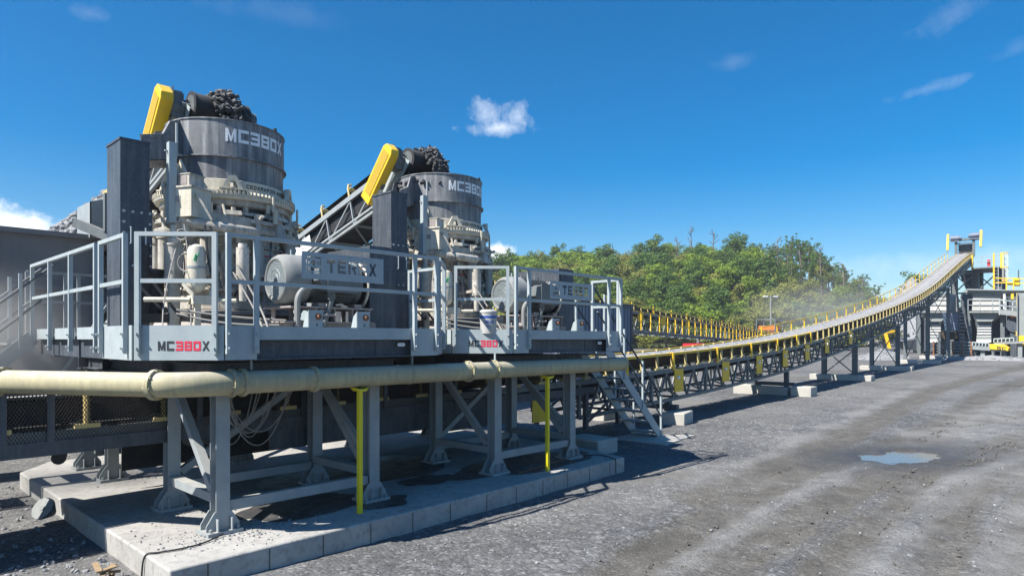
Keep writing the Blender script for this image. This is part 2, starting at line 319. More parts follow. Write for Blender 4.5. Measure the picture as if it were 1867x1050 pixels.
# ------------------------------------------------------------------ ground
TRACKS = [([(-4, 1.9), (3, 3.3), (6.28, 3.89), (9.21, 4.15), (12.42, 4.26), (15.0, 4.04), (19.16, 3.67), (26, 2.0), (40, -1)], .40),
          ([(-4, 1.0), (3, 2.5), (6.15, 3.06), (8.73, 3.2), (12.46, 3.15), (16.84, 1.9), (24, 0), (40, -3)], .42),
          ([(-4, .4), (3, 1.7), (6.83, 2.34), (9.46, 2.42), (13.51, 2.62), (18, 2.2), (26, .8), (40, -1.6)], .30),
          ([(0, .4), (4, 1.05), (7.65, 1.46), (12.06, 1.88), (17, 1.0), (26, -1.6)], .34),
          ([(1, .1), (4, .6), (8.03, .9), (12.52, 1.2), (18, .2), (28, -3)], .26),
          ([(2, -.5), (6, .15), (10, .55), (16, -.2), (26, -3.4)], .3),
          ([(9, 4.6), (14, 4.9), (20.6, 5.27), (32.2, 6.1), (57, 5.5), (80, 3)], .55), ([(12, 2.9), (20, 3.6), (32, 4.2), (57, 3.2), (80, 0)], .5)]
def seg_dist(p, q, x, y):
    dx, dy = q[0] - p[0], q[1] - p[1]; t = max(0, min(1, ((x - p[0]) * dx + (y - p[1]) * dy) / (dx * dx + dy * dy)))
    ex, ey = x - p[0] - t * dx, y - p[1] - t * dy; return math.hypot(ex, ey)
def nz2(x, y, s, seed=0): return noise.noise(Vector((x * s + seed, y * s - seed * 1.7, seed * .37)))
def track_at(x, y):
    best, depth = 0.0, 0.0
    for pts, w in TRACKS:
        if x < pts[0][0] - 2 or x > pts[-1][0] + 2: continue
        d = min(seg_dist(pts[i], pts[i + 1], x, y) for i in range(len(pts) - 1)) + .10 * nz2(x, y, 1.3, 3) + .05 * nz2(x, y, 5, 9)
        k = max(0.0, 1 - (d / w) ** 2); best = max(best, min(1, k * 1.6))
        depth = max(depth, k) if k > 0 else depth
        if w < d < w * 1.6: depth -= .22 * (1 - abs(d / w - 1.3) / .3) * (.5 + nz2(x, y, 4, 2))
    return best, depth
PUD = (15.1, 3.45)
PALES = [([(2, 2.2), (6, 3.45), (9, 3.75), (13, 3.75), (17, 3.0), (24, 1.0)], .26), ([(2, .75), (6, 1.75), (9, 2.05), (13, 2.2), (18, 1.4)], .34), ([(2, .2), (6, .75), (11, 1.2), (17, .2), (26, -3)], .30), ([(16, 3.2), (24, 3.0), (34, 2.2), (60, -.5)], 1.3), ([(14, 1.2), (22, .2), (32, -2.5)], .9), ([(10, 5.2), (20, 5.9), (36, 7.2)], .35)]
def pale_at(x, y):
    best = 0.0
    for pts, w in PALES:
        if x < pts[0][0] - 2 or x > pts[-1][0] + 2: continue
        d = min(seg_dist(pts[i], pts[i + 1], x, y) for i in range(len(pts) - 1)) + w * (.7 * nz2(x, y, .9, 13) + .4 * nz2(x, y, 3.1, 15))
        best = max(best, max(0.0, 1 - (d / w) ** 2))
    return best
def puddle_dip(x, y):
    dx, dy = x - PUD[0], y - PUD[1]; u = dx * .93 - dy * .37; v = dx * .37 + dy * .93
    e = math.hypot(u / 1.15, v / .62) + .35 * nz2(x, y, 1.6, 5) + .22 * nz2(x, y, 4.5, 8) + .1 * nz2(x, y, 11, 4)
    return max(0.0, 1 - e), e
def ground_z(x, y):
    z = .011 * max(0, x - 12) * (1 if x < 130 else 130 / x)
    near = max(0.0, 1 - math.hypot(x - 8, y - 4) / 60)
    z += near * (.035 * nz2(x, y, .45, 1) + .014 * nz2(x, y, 1.9, 6))
    return z
def axis(lo, a, b, hi, step, grow=1.13):
    c = []; x = a
    while x < b: c.append(x); x += step
    s = step; up = [b]
    while up[-1] < hi: s *= grow; up.append(up[-1] + s)
    s = step; dn = []; x = a
    while x > lo: s *= grow; x -= s; dn.append(x)
    return dn[::-1] + c + up
xs = axis(-700, -1.5, 30, 1600, .085); ys = axis(-800, -4.2, 9.5, 1500, .085)
me = bpy.data.meshes.new('ground'); vs = []; mud = []; pale = []; wet = []
for y in ys:
    for x in xs:
        z = ground_z(x, y); m_ = p_ = w_ = 0.0
        if -5 < x < 90 and -6 < y < 12 and not (y > 6.6 and x < 10):
            m_, dep = track_at(x, y); p_ = pale_at(x, y); z -= .030 * dep
            d, e = puddle_dip(x, y)
            if e < 3.2: z -= .10 * min(1, d * 2.2); w_ = max(0, 1 - max(0, e - .95) / 2.2)
            if x < 30: z += .010 * nz2(x, y, 6, 4) + .006 * nz2(x, y, 13, 7)
        vs.append((x, y, z)); mud.append(m_); wet.append(w_); pale.append(p_)
nx = len(xs); fs = [(j * nx + i, j * nx + i + 1, (j + 1) * nx + i + 1, (j + 1) * nx + i) for j in range(len(ys) - 1) for i in range(nx - 1)]
me.from_pydata(vs, [], fs); me.shade_smooth()
for nm, dat in (('mud', mud), ('wet', wet), ('pale', pale)): me.attributes.new(nm, 'FLOAT', 'POINT').data.foreach_set('value', dat)
ground = bpy.data.objects.new('ground', me); COL.objects.link(ground); tag(ground, kind='structure')
def ground_material():
    m = bpy.data.materials.new('gravel_yard'); m.use_nodes = True; t = m.node_tree; b = t.nodes['Principled BSDF']
    geo = N(t, 'ShaderNodeNewGeometry'); P = geo.outputs['Position']
    def tex(sc, det=6, rough=.6, stretch=None, rot=0):
        n = N(t, 'ShaderNodeTexNoise'); n.inputs['Scale'].default_value = sc; n.inputs['Detail'].default_value = det; n.inputs['Roughness'].default_value = rough
        src = P
        if stretch:
            mp = N(t, 'ShaderNodeMapping'); mp.inputs['Scale'].default_value = stretch; mp.inputs['Rotation'].default_value = (0, 0, rot); L(t, P, mp.inputs['Vector']); src = mp.outputs[0]
        L(t, src, n.inputs['Vector']); return n.outputs['Fac']
    def ramp(f, stops):
        r = N(t, 'ShaderNodeValToRGB'); r.color_ramp.elements[0].position = stops[0][0]; r.color_ramp.elements[0].color = (*stops[0][1], 1)
        r.color_ramp.elements[1].position = stops[-1][0]; r.color_ramp.elements[1].color = (*stops[-1][1], 1)
        for p, c in stops[1:-1]: e = r.color_ramp.elements.new(p); e.color = (*c, 1)
        L(t, f, r.inputs['Fac']); return r.outputs[0]
    def mix(f, a, c, mode='MIX'):
        n = N(t, 'ShaderNodeMix', data_type='RGBA', blend_type=mode)
        if isinstance(f, (int, float)): n.inputs['Factor'].default_value = f
        else: L(t, f, n.inputs['Factor'])
        L(t, a, n.inputs['A'])
        if isinstance(c, tuple): n.inputs['B'].default_value = (*c, 1)
        else: L(t, c, n.inputs['B'])
        return n.outputs['Result']
    def rng(f, a, b_, lo=0, hi=1):
        r = N(t, 'ShaderNodeMapRange'); r.inputs['From Min'].default_value = a; r.inputs['From Max'].default_value = b_; r.inputs['To Min'].default_value = lo; r.inputs['To Max'].default_value = hi
        L(t, f, r.inputs['Value']); return r.outputs['Result']
    base = ramp(tex(.55, 8, .62), [(.3, (.085, .087, .091)), (.5, (.122, .123, .126)), (.72, (.172, .171, .169))])
    vor = N(t, 'ShaderNodeTexVoronoi'); vor.inputs['Scale'].default_value = 26; L(t, P, vor.inputs['Vector'])
    vor2 = N(t, 'ShaderNodeTexVoronoi'); vor2.inputs['Scale'].default_value = 9.5; vor2.inputs['Randomness'].default_value = 1; L(t, P, vor2.inputs['Vector'])
    sep = N(t, 'ShaderNodeSeparateColor'); L(t, vor.outputs['Color'], sep.inputs[0])
    sep2 = N(t, 'ShaderNodeSeparateColor'); L(t, vor2.outputs['Color'], sep2.inputs[0])
    stones = ramp(sep.outputs[0], [(0, (.62, .62, .62)), (.6, (.95, .95, .96)), (.9, (1.15, 1.15, 1.14)), (1, (1.9, 1.9, 1.85))])
    stones2 = ramp(sep2.outputs[1], [(0, (.78, .78, .78)), (.8, (1.08, 1.08, 1.08)), (1, (1.45, 1.45, 1.42))])
    grit = ramp(tex(48, 4, .7), [(.34, (.60, .60, .60)), (.5, (1.0, 1.0, 1.0)), (.68, (1.32, 1.32, 1.31))])
    am = N(t, 'ShaderNodeAttribute'); am.attribute_name = 'mud'; aw = N(t, 'ShaderNodeAttribute'); aw.attribute_name = 'wet'
    grav = mix(1.0, mix(1.0, base, stones, 'MULTIPLY'), stones2, 'MULTIPLY')
    # pale worn haul road towards +X, dull tan patches
    grav = mix(rng(tex(.11, 4, .5), .45, .62, 0, .55), grav, (.195, .192, .187))
    grav = mix(rng(tex(.23, 5, .6), .55, .7, 0, .4), grav, (.145, .132, .110))
    streaks = tex(1.0, 5, .6, (.5, 5.5, 1), R(-6))
    grav = mix(rng(streaks, .52, .7, 0, .45), grav, (.158, .153, .144))
    mudc = ramp(tex(2.6, 7, .62), [(.3, (.068, .062, .053)), (.52, (.104, .096, .083)), (.72, (.150, .141, .127))])
    mfac = math_node(t, 'MULTIPLY', am.outputs['Fac'], rng(tex(1.4, 5, .6), .26, .56, .35, .85))
    edge = math_node(t, 'MULTIPLY', rng(am.outputs['Fac'], .02, .12), rng(am.outputs['Fac'], .34, .14))
    grav = mix(math_node(t, 'MULTIPLY', edge, rng(tex(6.0, 5, .65), .44, .58, 0, .75)), grav, (.060, .057, .052))
    colr = mix(mfac, grav, mix(.30, mudc, stones, 'MULTIPLY'))
    ap = N(t, 'ShaderNodeAttribute'); ap.attribute_name = 'pale'
    colr = mix(math_node(t, 'MULTIPLY', ap.outputs['Fac'], rng(tex(1.1, 6, .65), .32, .6, .1, .8)), colr, ramp(tex(5, 6, .65), [(.3, (.165, .163, .158)), (.7, (.235, .232, .226))]))
    wf = math_node(t, 'MULTIPLY', aw.outputs['Fac'], rng(tex(2.2, 5, .6), .2, .5, .75, 1.0))
    colr = mix(math_node(t, 'MULTIPLY', wf, .85), colr, (.050, .047, .042))
    # damp dark stains in the wheel paths
    colr = mix(math_node(t, 'MULTIPLY', am.outputs['Fac'], rng(tex(.34, 5, .6), .54, .68, 0, .6)), colr, (.062, .058, .052))
    colr = mix(.85, colr, grit, 'MULTIPLY')
    L(t, colr, b.inputs['Base Color'])
    L(t, rng(wf, 0, 1, .92, .38), b.inputs['Roughness']); b.inputs['Specular IOR Level'].default_value = .3
    hh = math_node(t, 'ADD', math_node(t, 'MULTIPLY', vor.outputs['Distance'], -.6), math_node(t, 'MULTIPLY', tex(22, 6, .7), 1.1))
    hh = math_node(t, 'ADD', hh, math_node(t, 'MULTIPLY', vor2.outputs['Distance'], -.5))
    bp = N(t, 'ShaderNodeBump'); bp.inputs['Strength'].default_value = .55; bp.inputs['Distance'].default_value = .03
    L(t, hh, bp.inputs['Height']); L(t, bp.outputs[0], b.inputs['Normal']); return m
M['ground'] = ground_material(); me.materials.append(M['ground'])
# the puddle: a level sheet of water lying in the dip
wm = bpy.data.materials.new('puddle_water'); wm.use_nodes = True; wb = wm.node_tree.nodes['Principled BSDF']
wb.inputs['Base Color'].default_value = (.13, .12, .105, 1); wb.inputs['Roughness'].default_value = .07; wb.inputs['IOR'].default_value = 1.33; wb.inputs['Specular IOR Level'].default_value = .8
wn = N(wm.node_tree, 'ShaderNodeTexNoise'); wn.inputs['Scale'].default_value = 5; wbp = N(wm.node_tree, 'ShaderNodeBump'); wbp.inputs['Strength'].default_value = .04; wbp.inputs['Distance'].default_value = .02
L(wm.node_tree, wn.outputs['Fac'], wbp.inputs['Height']); L(wm.node_tree, wbp.outputs[0], wb.inputs['Normal'])
M['water'] = wm
b = MB(); b.add([(PUD[0] + 2.2 * math.cos(a / 24 * 6.283) * 1, PUD[1] + 1.3 * math.sin(a / 24 * 6.283), ground_z(*PUD) - .056) for a in range(24)], [tuple(range(24))])
tag(b.build('puddle_water', 'water'), kind='structure')
# loose stones on the yard
b = MB(); rnd = random.Random(3)
for _ in range(4200):
    x = 1.5 + 26 * rnd.random() ** 1.5; y = rnd.uniform(-2.5, 8.6)
    if y > 6.2 and x < 10.2: continue
    if y < -.6 * 0 + (x * .0) - 1 and x < 6: continue
    if puddle_dip(x, y)[1] < 1.1: continue
    if track_at(x, y)[0] > .45 and rnd.random() < .8: continue
    r = .006 + .018 * rnd.random() ** 4
    b.rock((x, y, ground_z(x, y) + r * .2), r, rnd, .7)
for _ in range(2600):
    x = rnd.uniform(-1.2, 2.15); y = rnd.uniform(6.2, 14); r = .010 + .03 * rnd.random() ** 4
    b.rock((x, y, ground_z(x, y) + r * .2), r, rnd, .7)
tag(b.build('gravel_stones', 'rock_pale', smooth=False, recalc=False), 'loose pale stones scattered over the gravel yard', 'gravel', kind='stuff')
# clods pressed up along the edges of the wheel tracks
b = MB(); rnd = random.Random(17); M['clod'] = material('dried_mud', (.088, .082, .072), .95, 0, (.15, .145, .135), 6, .7)
for pts, w in TRACKS[:6]:
    for (p, q) in zip(pts, pts[1:]):
        ln_ = math.hypot(q[0] - p[0], q[1] - p[1]); nx_, ny_ = -(q[1] - p[1]) / ln_, (q[0] - p[0]) / ln_
        if p[0] > 22: continue
        for _ in range(int(ln_ * 42)):
            s_ = rnd.random(); o_ = rnd.choice((-1, 1, 1, -.45)) * w * rnd.gauss(.95, .10); x, y = p[0] + (q[0] - p[0]) * s_ + nx_ * o_, p[1] + (q[1] - p[1]) * s_ + ny_ * o_
            if nz2(x, y, 1.1, 31) < -.05 or puddle_dip(x, y)[1] < 1.15 or x < 1: continue
            r = .006 + .024 * rnd.random() ** 2.6; b.rock((x, y, ground_z(x, y) - .012 + r * .1), r, rnd, .5)
tag(b.build('mud_clods', 'clod', smooth=False, recalc=False), 'small clods of dried mud along the wheel tracks of the yard', 'mud clods', kind='stuff')
# crumbs spilt on the slab around the near leg feet
b = MB()
for (cx, cy, n, sr) in ((3.15, 7.15, 420, .35), (3.25, 8.6, 260, .3), (2.6, 7.5, 160, .5), (4.2, 6.8, 220, .6), (8.6, 7.1, 160, .8), (3.4, 11.0, 90, .25)):
    for _ in range(n):
        x, y = rnd.gauss(cx, sr), rnd.gauss(cy, sr * .7)
        if 2.3 < x < 9.8 and 6.5 < y < 12.5:
            r = .004 + .014 * rnd.random() ** 3; b.rock((x, y, .25 + r * .35), r, rnd, .7)
tag(b.build('spilt_gravel', 'rock_pale', smooth=False, recalc=False), 'gravel crumbs spilt around the frame feet on the concrete slab', 'gravel', kind='stuff')

# ------------------------------------------------------------------ concrete slab under the crushers
b = MB(); pl = [(2.22, 6.42), (2.22, 12.85), (2.75, 13.6), (10.35, 13.6), (10.3, 8.0), (9.93, 6.62), (6.0, 6.47)]
b.prism(pl, -.2, .25); sl = b.build('concrete_slab', 'concrete', bevel=.02); tag(sl, kind='structure')
b = MB()
for (p, q) in (((2.22, 6.42), (6.0, 6.47)), ((6.0, 6.47), (9.93, 6.62)), ((9.93, 6.62), (10.3, 8.0))):
    ln_ = math.hypot(q[0] - p[0], q[1] - p[1]); k = .35
    while k < ln_ - .2:
        x, y = p[0] + (q[0] - p[0]) * k / ln_, p[1] + (q[1] - p[1]) * k / ln_; nx_, ny_ = (q[1] - p[1]) / ln_, -(q[0] - p[0]) / ln_
        b.bar((x + nx_ * .001, y + ny_ * .001, -.1), (x + nx_ * .001, y + ny_ * .001, .228), .012, .006, (nx_, ny_, 0)); k += .62
M['joint'] = material('formwork_joint', (.10, .097, .09), .9); jo = b.build('joint_lines', 'joint', sl)
wetm = material('wet_concrete', (.045, .045, .047), .45, 0, (.12, .118, .112), 3, .7)
def blob(cx, cy, rx, ry, seed, z):
    return [(cx + rx * math.cos(a) * (1 + .35 * nz2(math.cos(a), math.sin(a), 1.6, seed) + .12 * nz2(math.cos(a), math.sin(a), 6, seed)), cy + ry * math.sin(a) * (1 + .35 * nz2(math.cos(a), math.sin(a), 1.6, seed)), z) for a in [k / 40 * 6.283 for k in range(40)]]
for i, (cx, cy, rx, ry, sd_) in enumerate(((4.35, 7.62, .85, .55, 2), (5.05, 7.1, .36, .30, 5), (8.3, 7.55, 1.6, .62, 9), (5.9, 9.0, 1.6, 1.0, 4), (6.3, 7.7, .5, .3, 12))):
    b = MB(); b.add(blob(cx, cy, rx, ry, sd_, .254 + .001 * i), [tuple(range(40))]); tag(b.build('wet_patch', wetm), kind='structure')

# ------------------------------------------------------------------ wooded hill
def hill_h(x, y):
    # distance along the ridge line, which runs from far left to right and falls away at its right end
    u = (x * .6871 - y * .7266) / max(1, x * .7266 + y * .6871); d = x * .7266 + y * .6871
    px = 933.5 + 1200 * u
    rise = max(0, min(1, (d - 96) / 62)); rise = rise * rise * (3 - 2 * rise)
    side = max(0, min(1, (1690 - px) / 230)); side = side * side * (3 - 2 * side)
    lft = 1.0 if px > 800 else max(.0, 1 - (800 - px) / 700)
    lft *= 1 - .22 * max(0, min(1, (1180 - px) / 300))
    return rise * side * lft * (15.0 + 1.6 * nz2(x, y, .03, 2)) + .6 * nz2(x, y, .1, 3) * rise
vs = []; fs = []; nd, nu = 34, 60
for j in range(nd):
    d = 92 + j * 4.2
    for i in range(nu):
        px = 640 + i * 20; r = (px - 933.5) / 1200; x, y = d * (.7266 + .6871 * r), d * (.6871 - .7266 * r)
        vs.append((x, y, ground_z(x, y) - .15 + hill_h(x, y) + (0 if 0 < i < nu - 1 and 0 < j else -4)))
fs = [(j * nu + i, j * nu + i + 1, (j + 1) * nu + i + 1, (j + 1) * nu + i) for j in range(nd - 1) for i in range(nu - 1)]
M['scrub'] = material('hillside_undergrowth', (.045, .065, .020), .95, 0, (.085, .085, .045), .5, .7, None, 0, None, 0, .6, 2)
tag(MB().add(vs, fs).build('hill', 'scrub'), kind='structure')

def tree_mesh(seed, h, spread, kind, leaf, dens=1.0, bare=False, wide=False):
    rnd = random.Random(seed); tb = MB(); cb = MB(); limbs = []
    bend = Vector((rnd.uniform(-.5, .5), rnd.uniform(-.5, .5), 0)); trunk = [Vector((0, 0, 0)) + bend * (k / 5) ** 2 + Vector((0, 0, h * .78 * k / 5)) for k in range(6)]
    tb.tube(trunk, [.20, .17, .14, .11, .08, .04], 7)
    n_l = 9 if not bare else 13
    for k in range(n_l):
        t = rnd.uniform(.28, .98); i = min(4, int(t * 5)); p = trunk[i].lerp(trunk[i + 1], t * 5 - i); a = k * 2.4 + rnd.uniform(-.5, .5)
        ln = spread * rnd.uniform(.55, 1.0) * (1.1 - .55 * t); q = p + Vector((math.cos(a) * ln, math.sin(a) * ln, ln * rnd.uniform(.35, .9)))
        mid = p.lerp(q, .5) + Vector((0, 0, ln * .12)); tb.tube([p, mid, q], [.075, .05, .02], 5); limbs += [mid, q]
        if bare:
            for _ in range(3):
                e = q + Vector((rnd.uniform(-.6, .6), rnd.uniform(-.6, .6), rnd.uniform(.2, .8))); tb.tube([mid.lerp(q, rnd.random()), e], [.03, .01], 4); limbs.append(e)
    limbs.append(trunk[-1]); clumps = []
    for p in limbs:
        for _ in range(1 if bare else 2):
            clumps.append((p + Vector((rnd.gauss(0, .35), rnd.gauss(0, .35), rnd.gauss(.1, .3))), rnd.uniform(.45, 1.0) * spread * (.42 if not bare else .2)))
    if not bare:
        for _ in range(16 if not wide else 22):
            a = rnd.uniform(0, 6.28); rr = spread * math.sqrt(rnd.random()) * .85; zz = rnd.uniform(.12 if wide else .3, 1.0); k = math.sqrt(max(.05, 1 - ((zz - .58) / .5) ** 2))
            clumps.append((Vector((math.cos(a) * rr * k, math.sin(a) * rr * k, h * zz * .93)), rnd.uniform(.5, 1.05) * spread * .36))
    for c, r in clumps:
        for _ in range(int(58 * dens * (r / .8) ** 1.4) + 6):
            d = Vector((rnd.gauss(0, 1), rnd.gauss(0, 1), rnd.gauss(0, 1))).normalized(); p = c + Vector((d.x * r, d.y * r, d.z * r * .72)) * rnd.uniform(.55, 1.08)
            s = leaf * rnd.uniform(.6, 1.3); nrm = (d + Vector((rnd.uniform(-.8, .8), rnd.uniform(-.8, .8), rnd.uniform(-.3, 1.0)))).normalized()
            a = nrm.orthogonal().normalized(); b2 = nrm.cross(a); th = rnd.uniform(0, 6.28); a, b2 = a * math.cos(th) + b2 * math.sin(th), b2 * math.cos(th) - a * math.sin(th)
            cb.add([p - a * s * .5, p + b2 * s * .32, p + a * s * .5 + nrm * s * .1, p - b2 * s * .32], [(0, 1, 2, 3)])
    def mk(mb, nm, mt, sm):
        me = bpy.data.meshes.new(nm); me.from_pydata(mb.v, [], mb.f); me.materials.append(M[mt]); me.update()
        if sm: me.shade_smooth()
        return me
    return mk(tb, 'trunk', 'bark', True), mk(cb, 'crown', kind, False)
def plant_tree(meshes, name, x, y, z, s, rot, label, group, cat='tree', part='crown'):
    r = thing(name, (x, y, z), label, cat, group); r.rotation_euler.z = rot; r.scale = s
    for nm, me_ in zip(('trunk', part), meshes):
        o = bpy.data.objects.new(nm, me_); COL.objects.link(o); o.parent = r
    return r
SNAG = [tree_mesh(131 + k, 10.5, 1.5, 'leaf_dark', .01, .0, True) for k in range(2)]
TREES = {'dark': [tree_mesh(11 + k, 9.5, 2.7, 'leaf_dark', .36) for k in range(3)],
         'bright': [tree_mesh(31 + k, 8.6, 2.8, 'leaf_bright', .36) for k in range(3)],
         'olive': [tree_mesh(51 + k, 8.0, 2.9, 'leaf_olive', .34) for k in range(3)],
         'thin': [tree_mesh(71 + k, 11.0, 1.9, 'leaf_dark', .30, .7, True) for k in range(3)],
         'bush': [tree_mesh(91 + k, 4.2, 2.3, ('leaf_olive', 'leaf_bright')[k % 2], .30, 1.0, False, True) for k in range(2)]}
LAB = {'dark': 'dark green broadleaf tree in the crowd of trees on the wooded hill', 'bright': 'bright green broadleaf tree in the crowd of trees on the wooded hill',
       'olive': 'yellowish olive tree in the crowd of trees on the wooded hill', 'thin': 'thin dark tree with open crown standing up from the wooded hill',
       'bush': 'low round bush at the foot of the wooded hill'}
rnd = random.Random(21); spots = []
for j in range(13):
    d = 99 + j * 4.9
    step = 40 - j * .9
    px = 770 + rnd.uniform(0, 20)
    while px < 1650:
        q = px + rnd.uniform(-9, 9); dd = d + rnd.uniform(-2.2, 2.2); px += step * rnd.uniform(.82, 1.2)
        r = (q - 933.5) / 1200; x, y = dd * (.7266 + .6871 * r), dd * (.6871 - .7266 * r); hh = hill_h(x, y)
        if q > 1600 and j > 8: continue
        spots.append((x, y, ground_z(x, y) + hh - .5, j, q))
for (x, y, z, j, q) in spots:
    if j == 0: kind = rnd.choice(('bush', 'olive', 'bush'))
    elif q > 1330 and j < 7: kind = rnd.choice(('olive', 'olive', 'bright', 'dark', 'bush'))
    elif q > 1380: kind = rnd.choice(('thin', 'dark', 'thin', 'olive'))
    else: kind = rnd.choice(('bright', 'bright', 'dark', 'olive', 'dark'))
    k = rnd.uniform(.78, 1.15) * (.82 if q > 1480 else 1); s = (k * rnd.uniform(.95, 1.2), k * rnd.uniform(.95, 1.2), k * rnd.uniform(.85, 1.1) * (.8 if j < 4 else 1))
    nm = {'bush': 'bush', 'thin': 'slender_tree'}.get(kind, 'broadleaf_tree')
    plant_tree(rnd.choice(TREES[kind]), nm, x, y, z, s, rnd.uniform(0, 6.28), LAB[kind], {'bush': 'bushes at the foot of the hill', 'thin': 'slender trees on the hill', 'dark': 'dark trees on the hill', 'bright': 'bright green trees on the hill', 'olive': 'olive trees on the hill'}[kind], 'bush' if kind == 'bush' else 'tree')
for k, (q, dd, hgt) in enumerate(((1262, 150, 1.1), (1300, 146, 1.0), (1232, 148, .9), (1418, 138, 1.0), (1497, 134, .95), (1538, 128, .9), (1572, 122, .85))):
    r = (q - 933.5) / 1200; x, y = dd * (.7266 + .6871 * r), dd * (.6871 - .7266 * r); t = thing('bare_tree', (x, y, ground_z(x, y) + hill_h(x, y) + .6), 'bare dead trunk with a few branches on the skyline of the wooded hill', 'tree', 'bare trunks on the hill'); t.rotation_euler.z = k * 1.3; t.scale = (1.1, 1.1, hgt * 1.25)
    o = bpy.data.objects.new('trunk', SNAG[k % 2][0]); COL.objects.link(o); o.parent = t
def at(u, v, d):
    r = (u - 933.5) / 1200; return Vector((d * (.7266 + .6871 * r), d * (.6871 - .7266 * r), 2.37 - d * (v - 617) / 1200))

# ------------------------------------------------------------------ support frames
def leg(x, y, z1, parent):
    b = MB(); b.hbeam((x, y, .29), (x, y, z1), .15, .165, (0, 1, 0), .014); o = b.build('leg', 'galv_dusty', parent)
    b = MB(); b.bx(x - .19, x + .19, y - .16, y + .16, .252, .29)
    for sy in (-1, 1):
        yy = y + sy * .075; b.extrude([(x - .18, yy - .008, .29), (x + .18, yy - .008, .29), (x + .18, yy - .008, .35), (x + .09, yy - .008, .49), (x - .09, yy - .008, .49), (x - .18, yy - .008, .35)], (0, .016, 0))
    for sx in (-1, 1):
        b.bx(x + sx * .076 - .006, x + sx * .076 + .006, y - .15, y - .085, .29, .42)
        for sy in (-1, 1): b.cyl((x + sx * .15, y + sy * .12, .29), (x + sx * .15, y + sy * .12, .325), .016, 6)
    b.build('base_plate', 'galv_dusty', o)
def frame(x0, x1, label):
    t = thing('support_frame', ((x0 + x1) / 2, 9.9, .25), label, 'steel frame', 'steel frames carrying the crushers')
    ys_ = (7.3, 8.72, 11.15, 12.45)
    for x in (x0, x1):
        for y in ys_: leg(x, y, 1.88, t)
    for y in ys_:
        b = MB(); b.hbeam((x0 - .12, y, 1.99), (x1 + .35, y, 1.99), .2, .22, (0, 0, 1)); b.build('top_girder', 'dark', t)
    for x in (x0, x1):
        b = MB(); b.hbeam((x, ys_[0] + .11, 1.99), (x, ys_[-1] - .11, 1.99), .16, .20, (0, 0, 1)); b.build('cross_girder', 'dark', t)
    for y in (7.3, 8.72):
        b = MB(); b.bar((x0 + .076, y, .53), (x1 - .076, y, .53), .09, .115); b.build('tie_beam', 'galv_dusty', t)
    for x in (x0, x1):
        b = MB(); b.bar((x, 7.384, .62), (x, 8.636, .62), .13, .10); b.build('tie_beam', 'galv_dusty', t)
        b = MB(); b.bar((x - .02, 8.62, 1.86), (x - .02, 7.42, .70), .09, .09); b.build('brace', 'galv_dusty', t)
        b = MB(); b.bar((x, 11.25, .62), (x, 12.36, 1.86), .09, .09); b.build('brace', 'galv_dusty', t)
    b = MB(); b.bar((x0 + .10, 8.72, .70), (x1 - .1, 8.72, 1.85), .085, .085); b.build('brace', 'galv_dusty', t)
    b = MB(); b.bar((x1 - .03, 8.6, 1.8), (x1 + .0, 7.42, .85), .085, .085); b.build('brace', 'galv_dusty', t)
    return t
frame(3.05, 5.02, 'galvanised steel leg frame on the slab under the nearer crusher with the coiled cables')
frame(7.32, 9.2, 'galvanised steel leg frame on the slab under the farther crusher beside the stairs')

# ------------------------------------------------------------------ crusher platforms with railings
DZ = 2.45
def post(p, out, parent, z0=2.2, z1=3.49):
    b = MB(); x, y = p; ox, oy = out; x += ox * .035; y += oy * .035
    b.bar((x, y, z0), (x, y, z1), .05, .05, (ox, oy, 0))
    for z in (z0 + .06, z0 + .22):
        b.cyl((x + ox * .026, y + oy * .026, z), (x + ox * .052, y + oy * .052, z), .014, 6)
    b.build('post', 'galv', parent)
def rail_panel(p, q, posts, out, parent, z_top=3.50, zm=3.0):
    """one welded guard-rail panel from p to q, posts at the given fractions"""
    ox, oy = out; o = (ox * .035, oy * .035); b = MB(); P, Q = Vector((p[0] + o[0], p[1] + o[1], 0)), Vector((q[0] + o[0], q[1] + o[1], 0)); d = (Q - P).normalized() * .025
    b.bar(P - d + Vector((0, 0, z_top + .012)), Q + d + Vector((0, 0, z_top + .012)), .05, .045)
    r = b.build('railing', 'galv', parent)
    b = MB(); b.bar(P + Vector((0, 0, zm)), Q + Vector((0, 0, zm)), .036, .045); b.build('mid_rail', 'galv', r)
    for f in posts: post((p[0] + (q[0] - p[0]) * f, p[1] + (q[1] - p[1]) * f), out, r)
    return r
S2 = math.sqrt(.5)
def toe(p, q, z0, z1, parent, th=.012):
    b = MB(); b.bar((p[0], p[1], (z0 + z1) / 2), (q[0], q[1], (z0 + z1) / 2), th, z1 - z0); return b.build('toe_board', 'galv', parent)
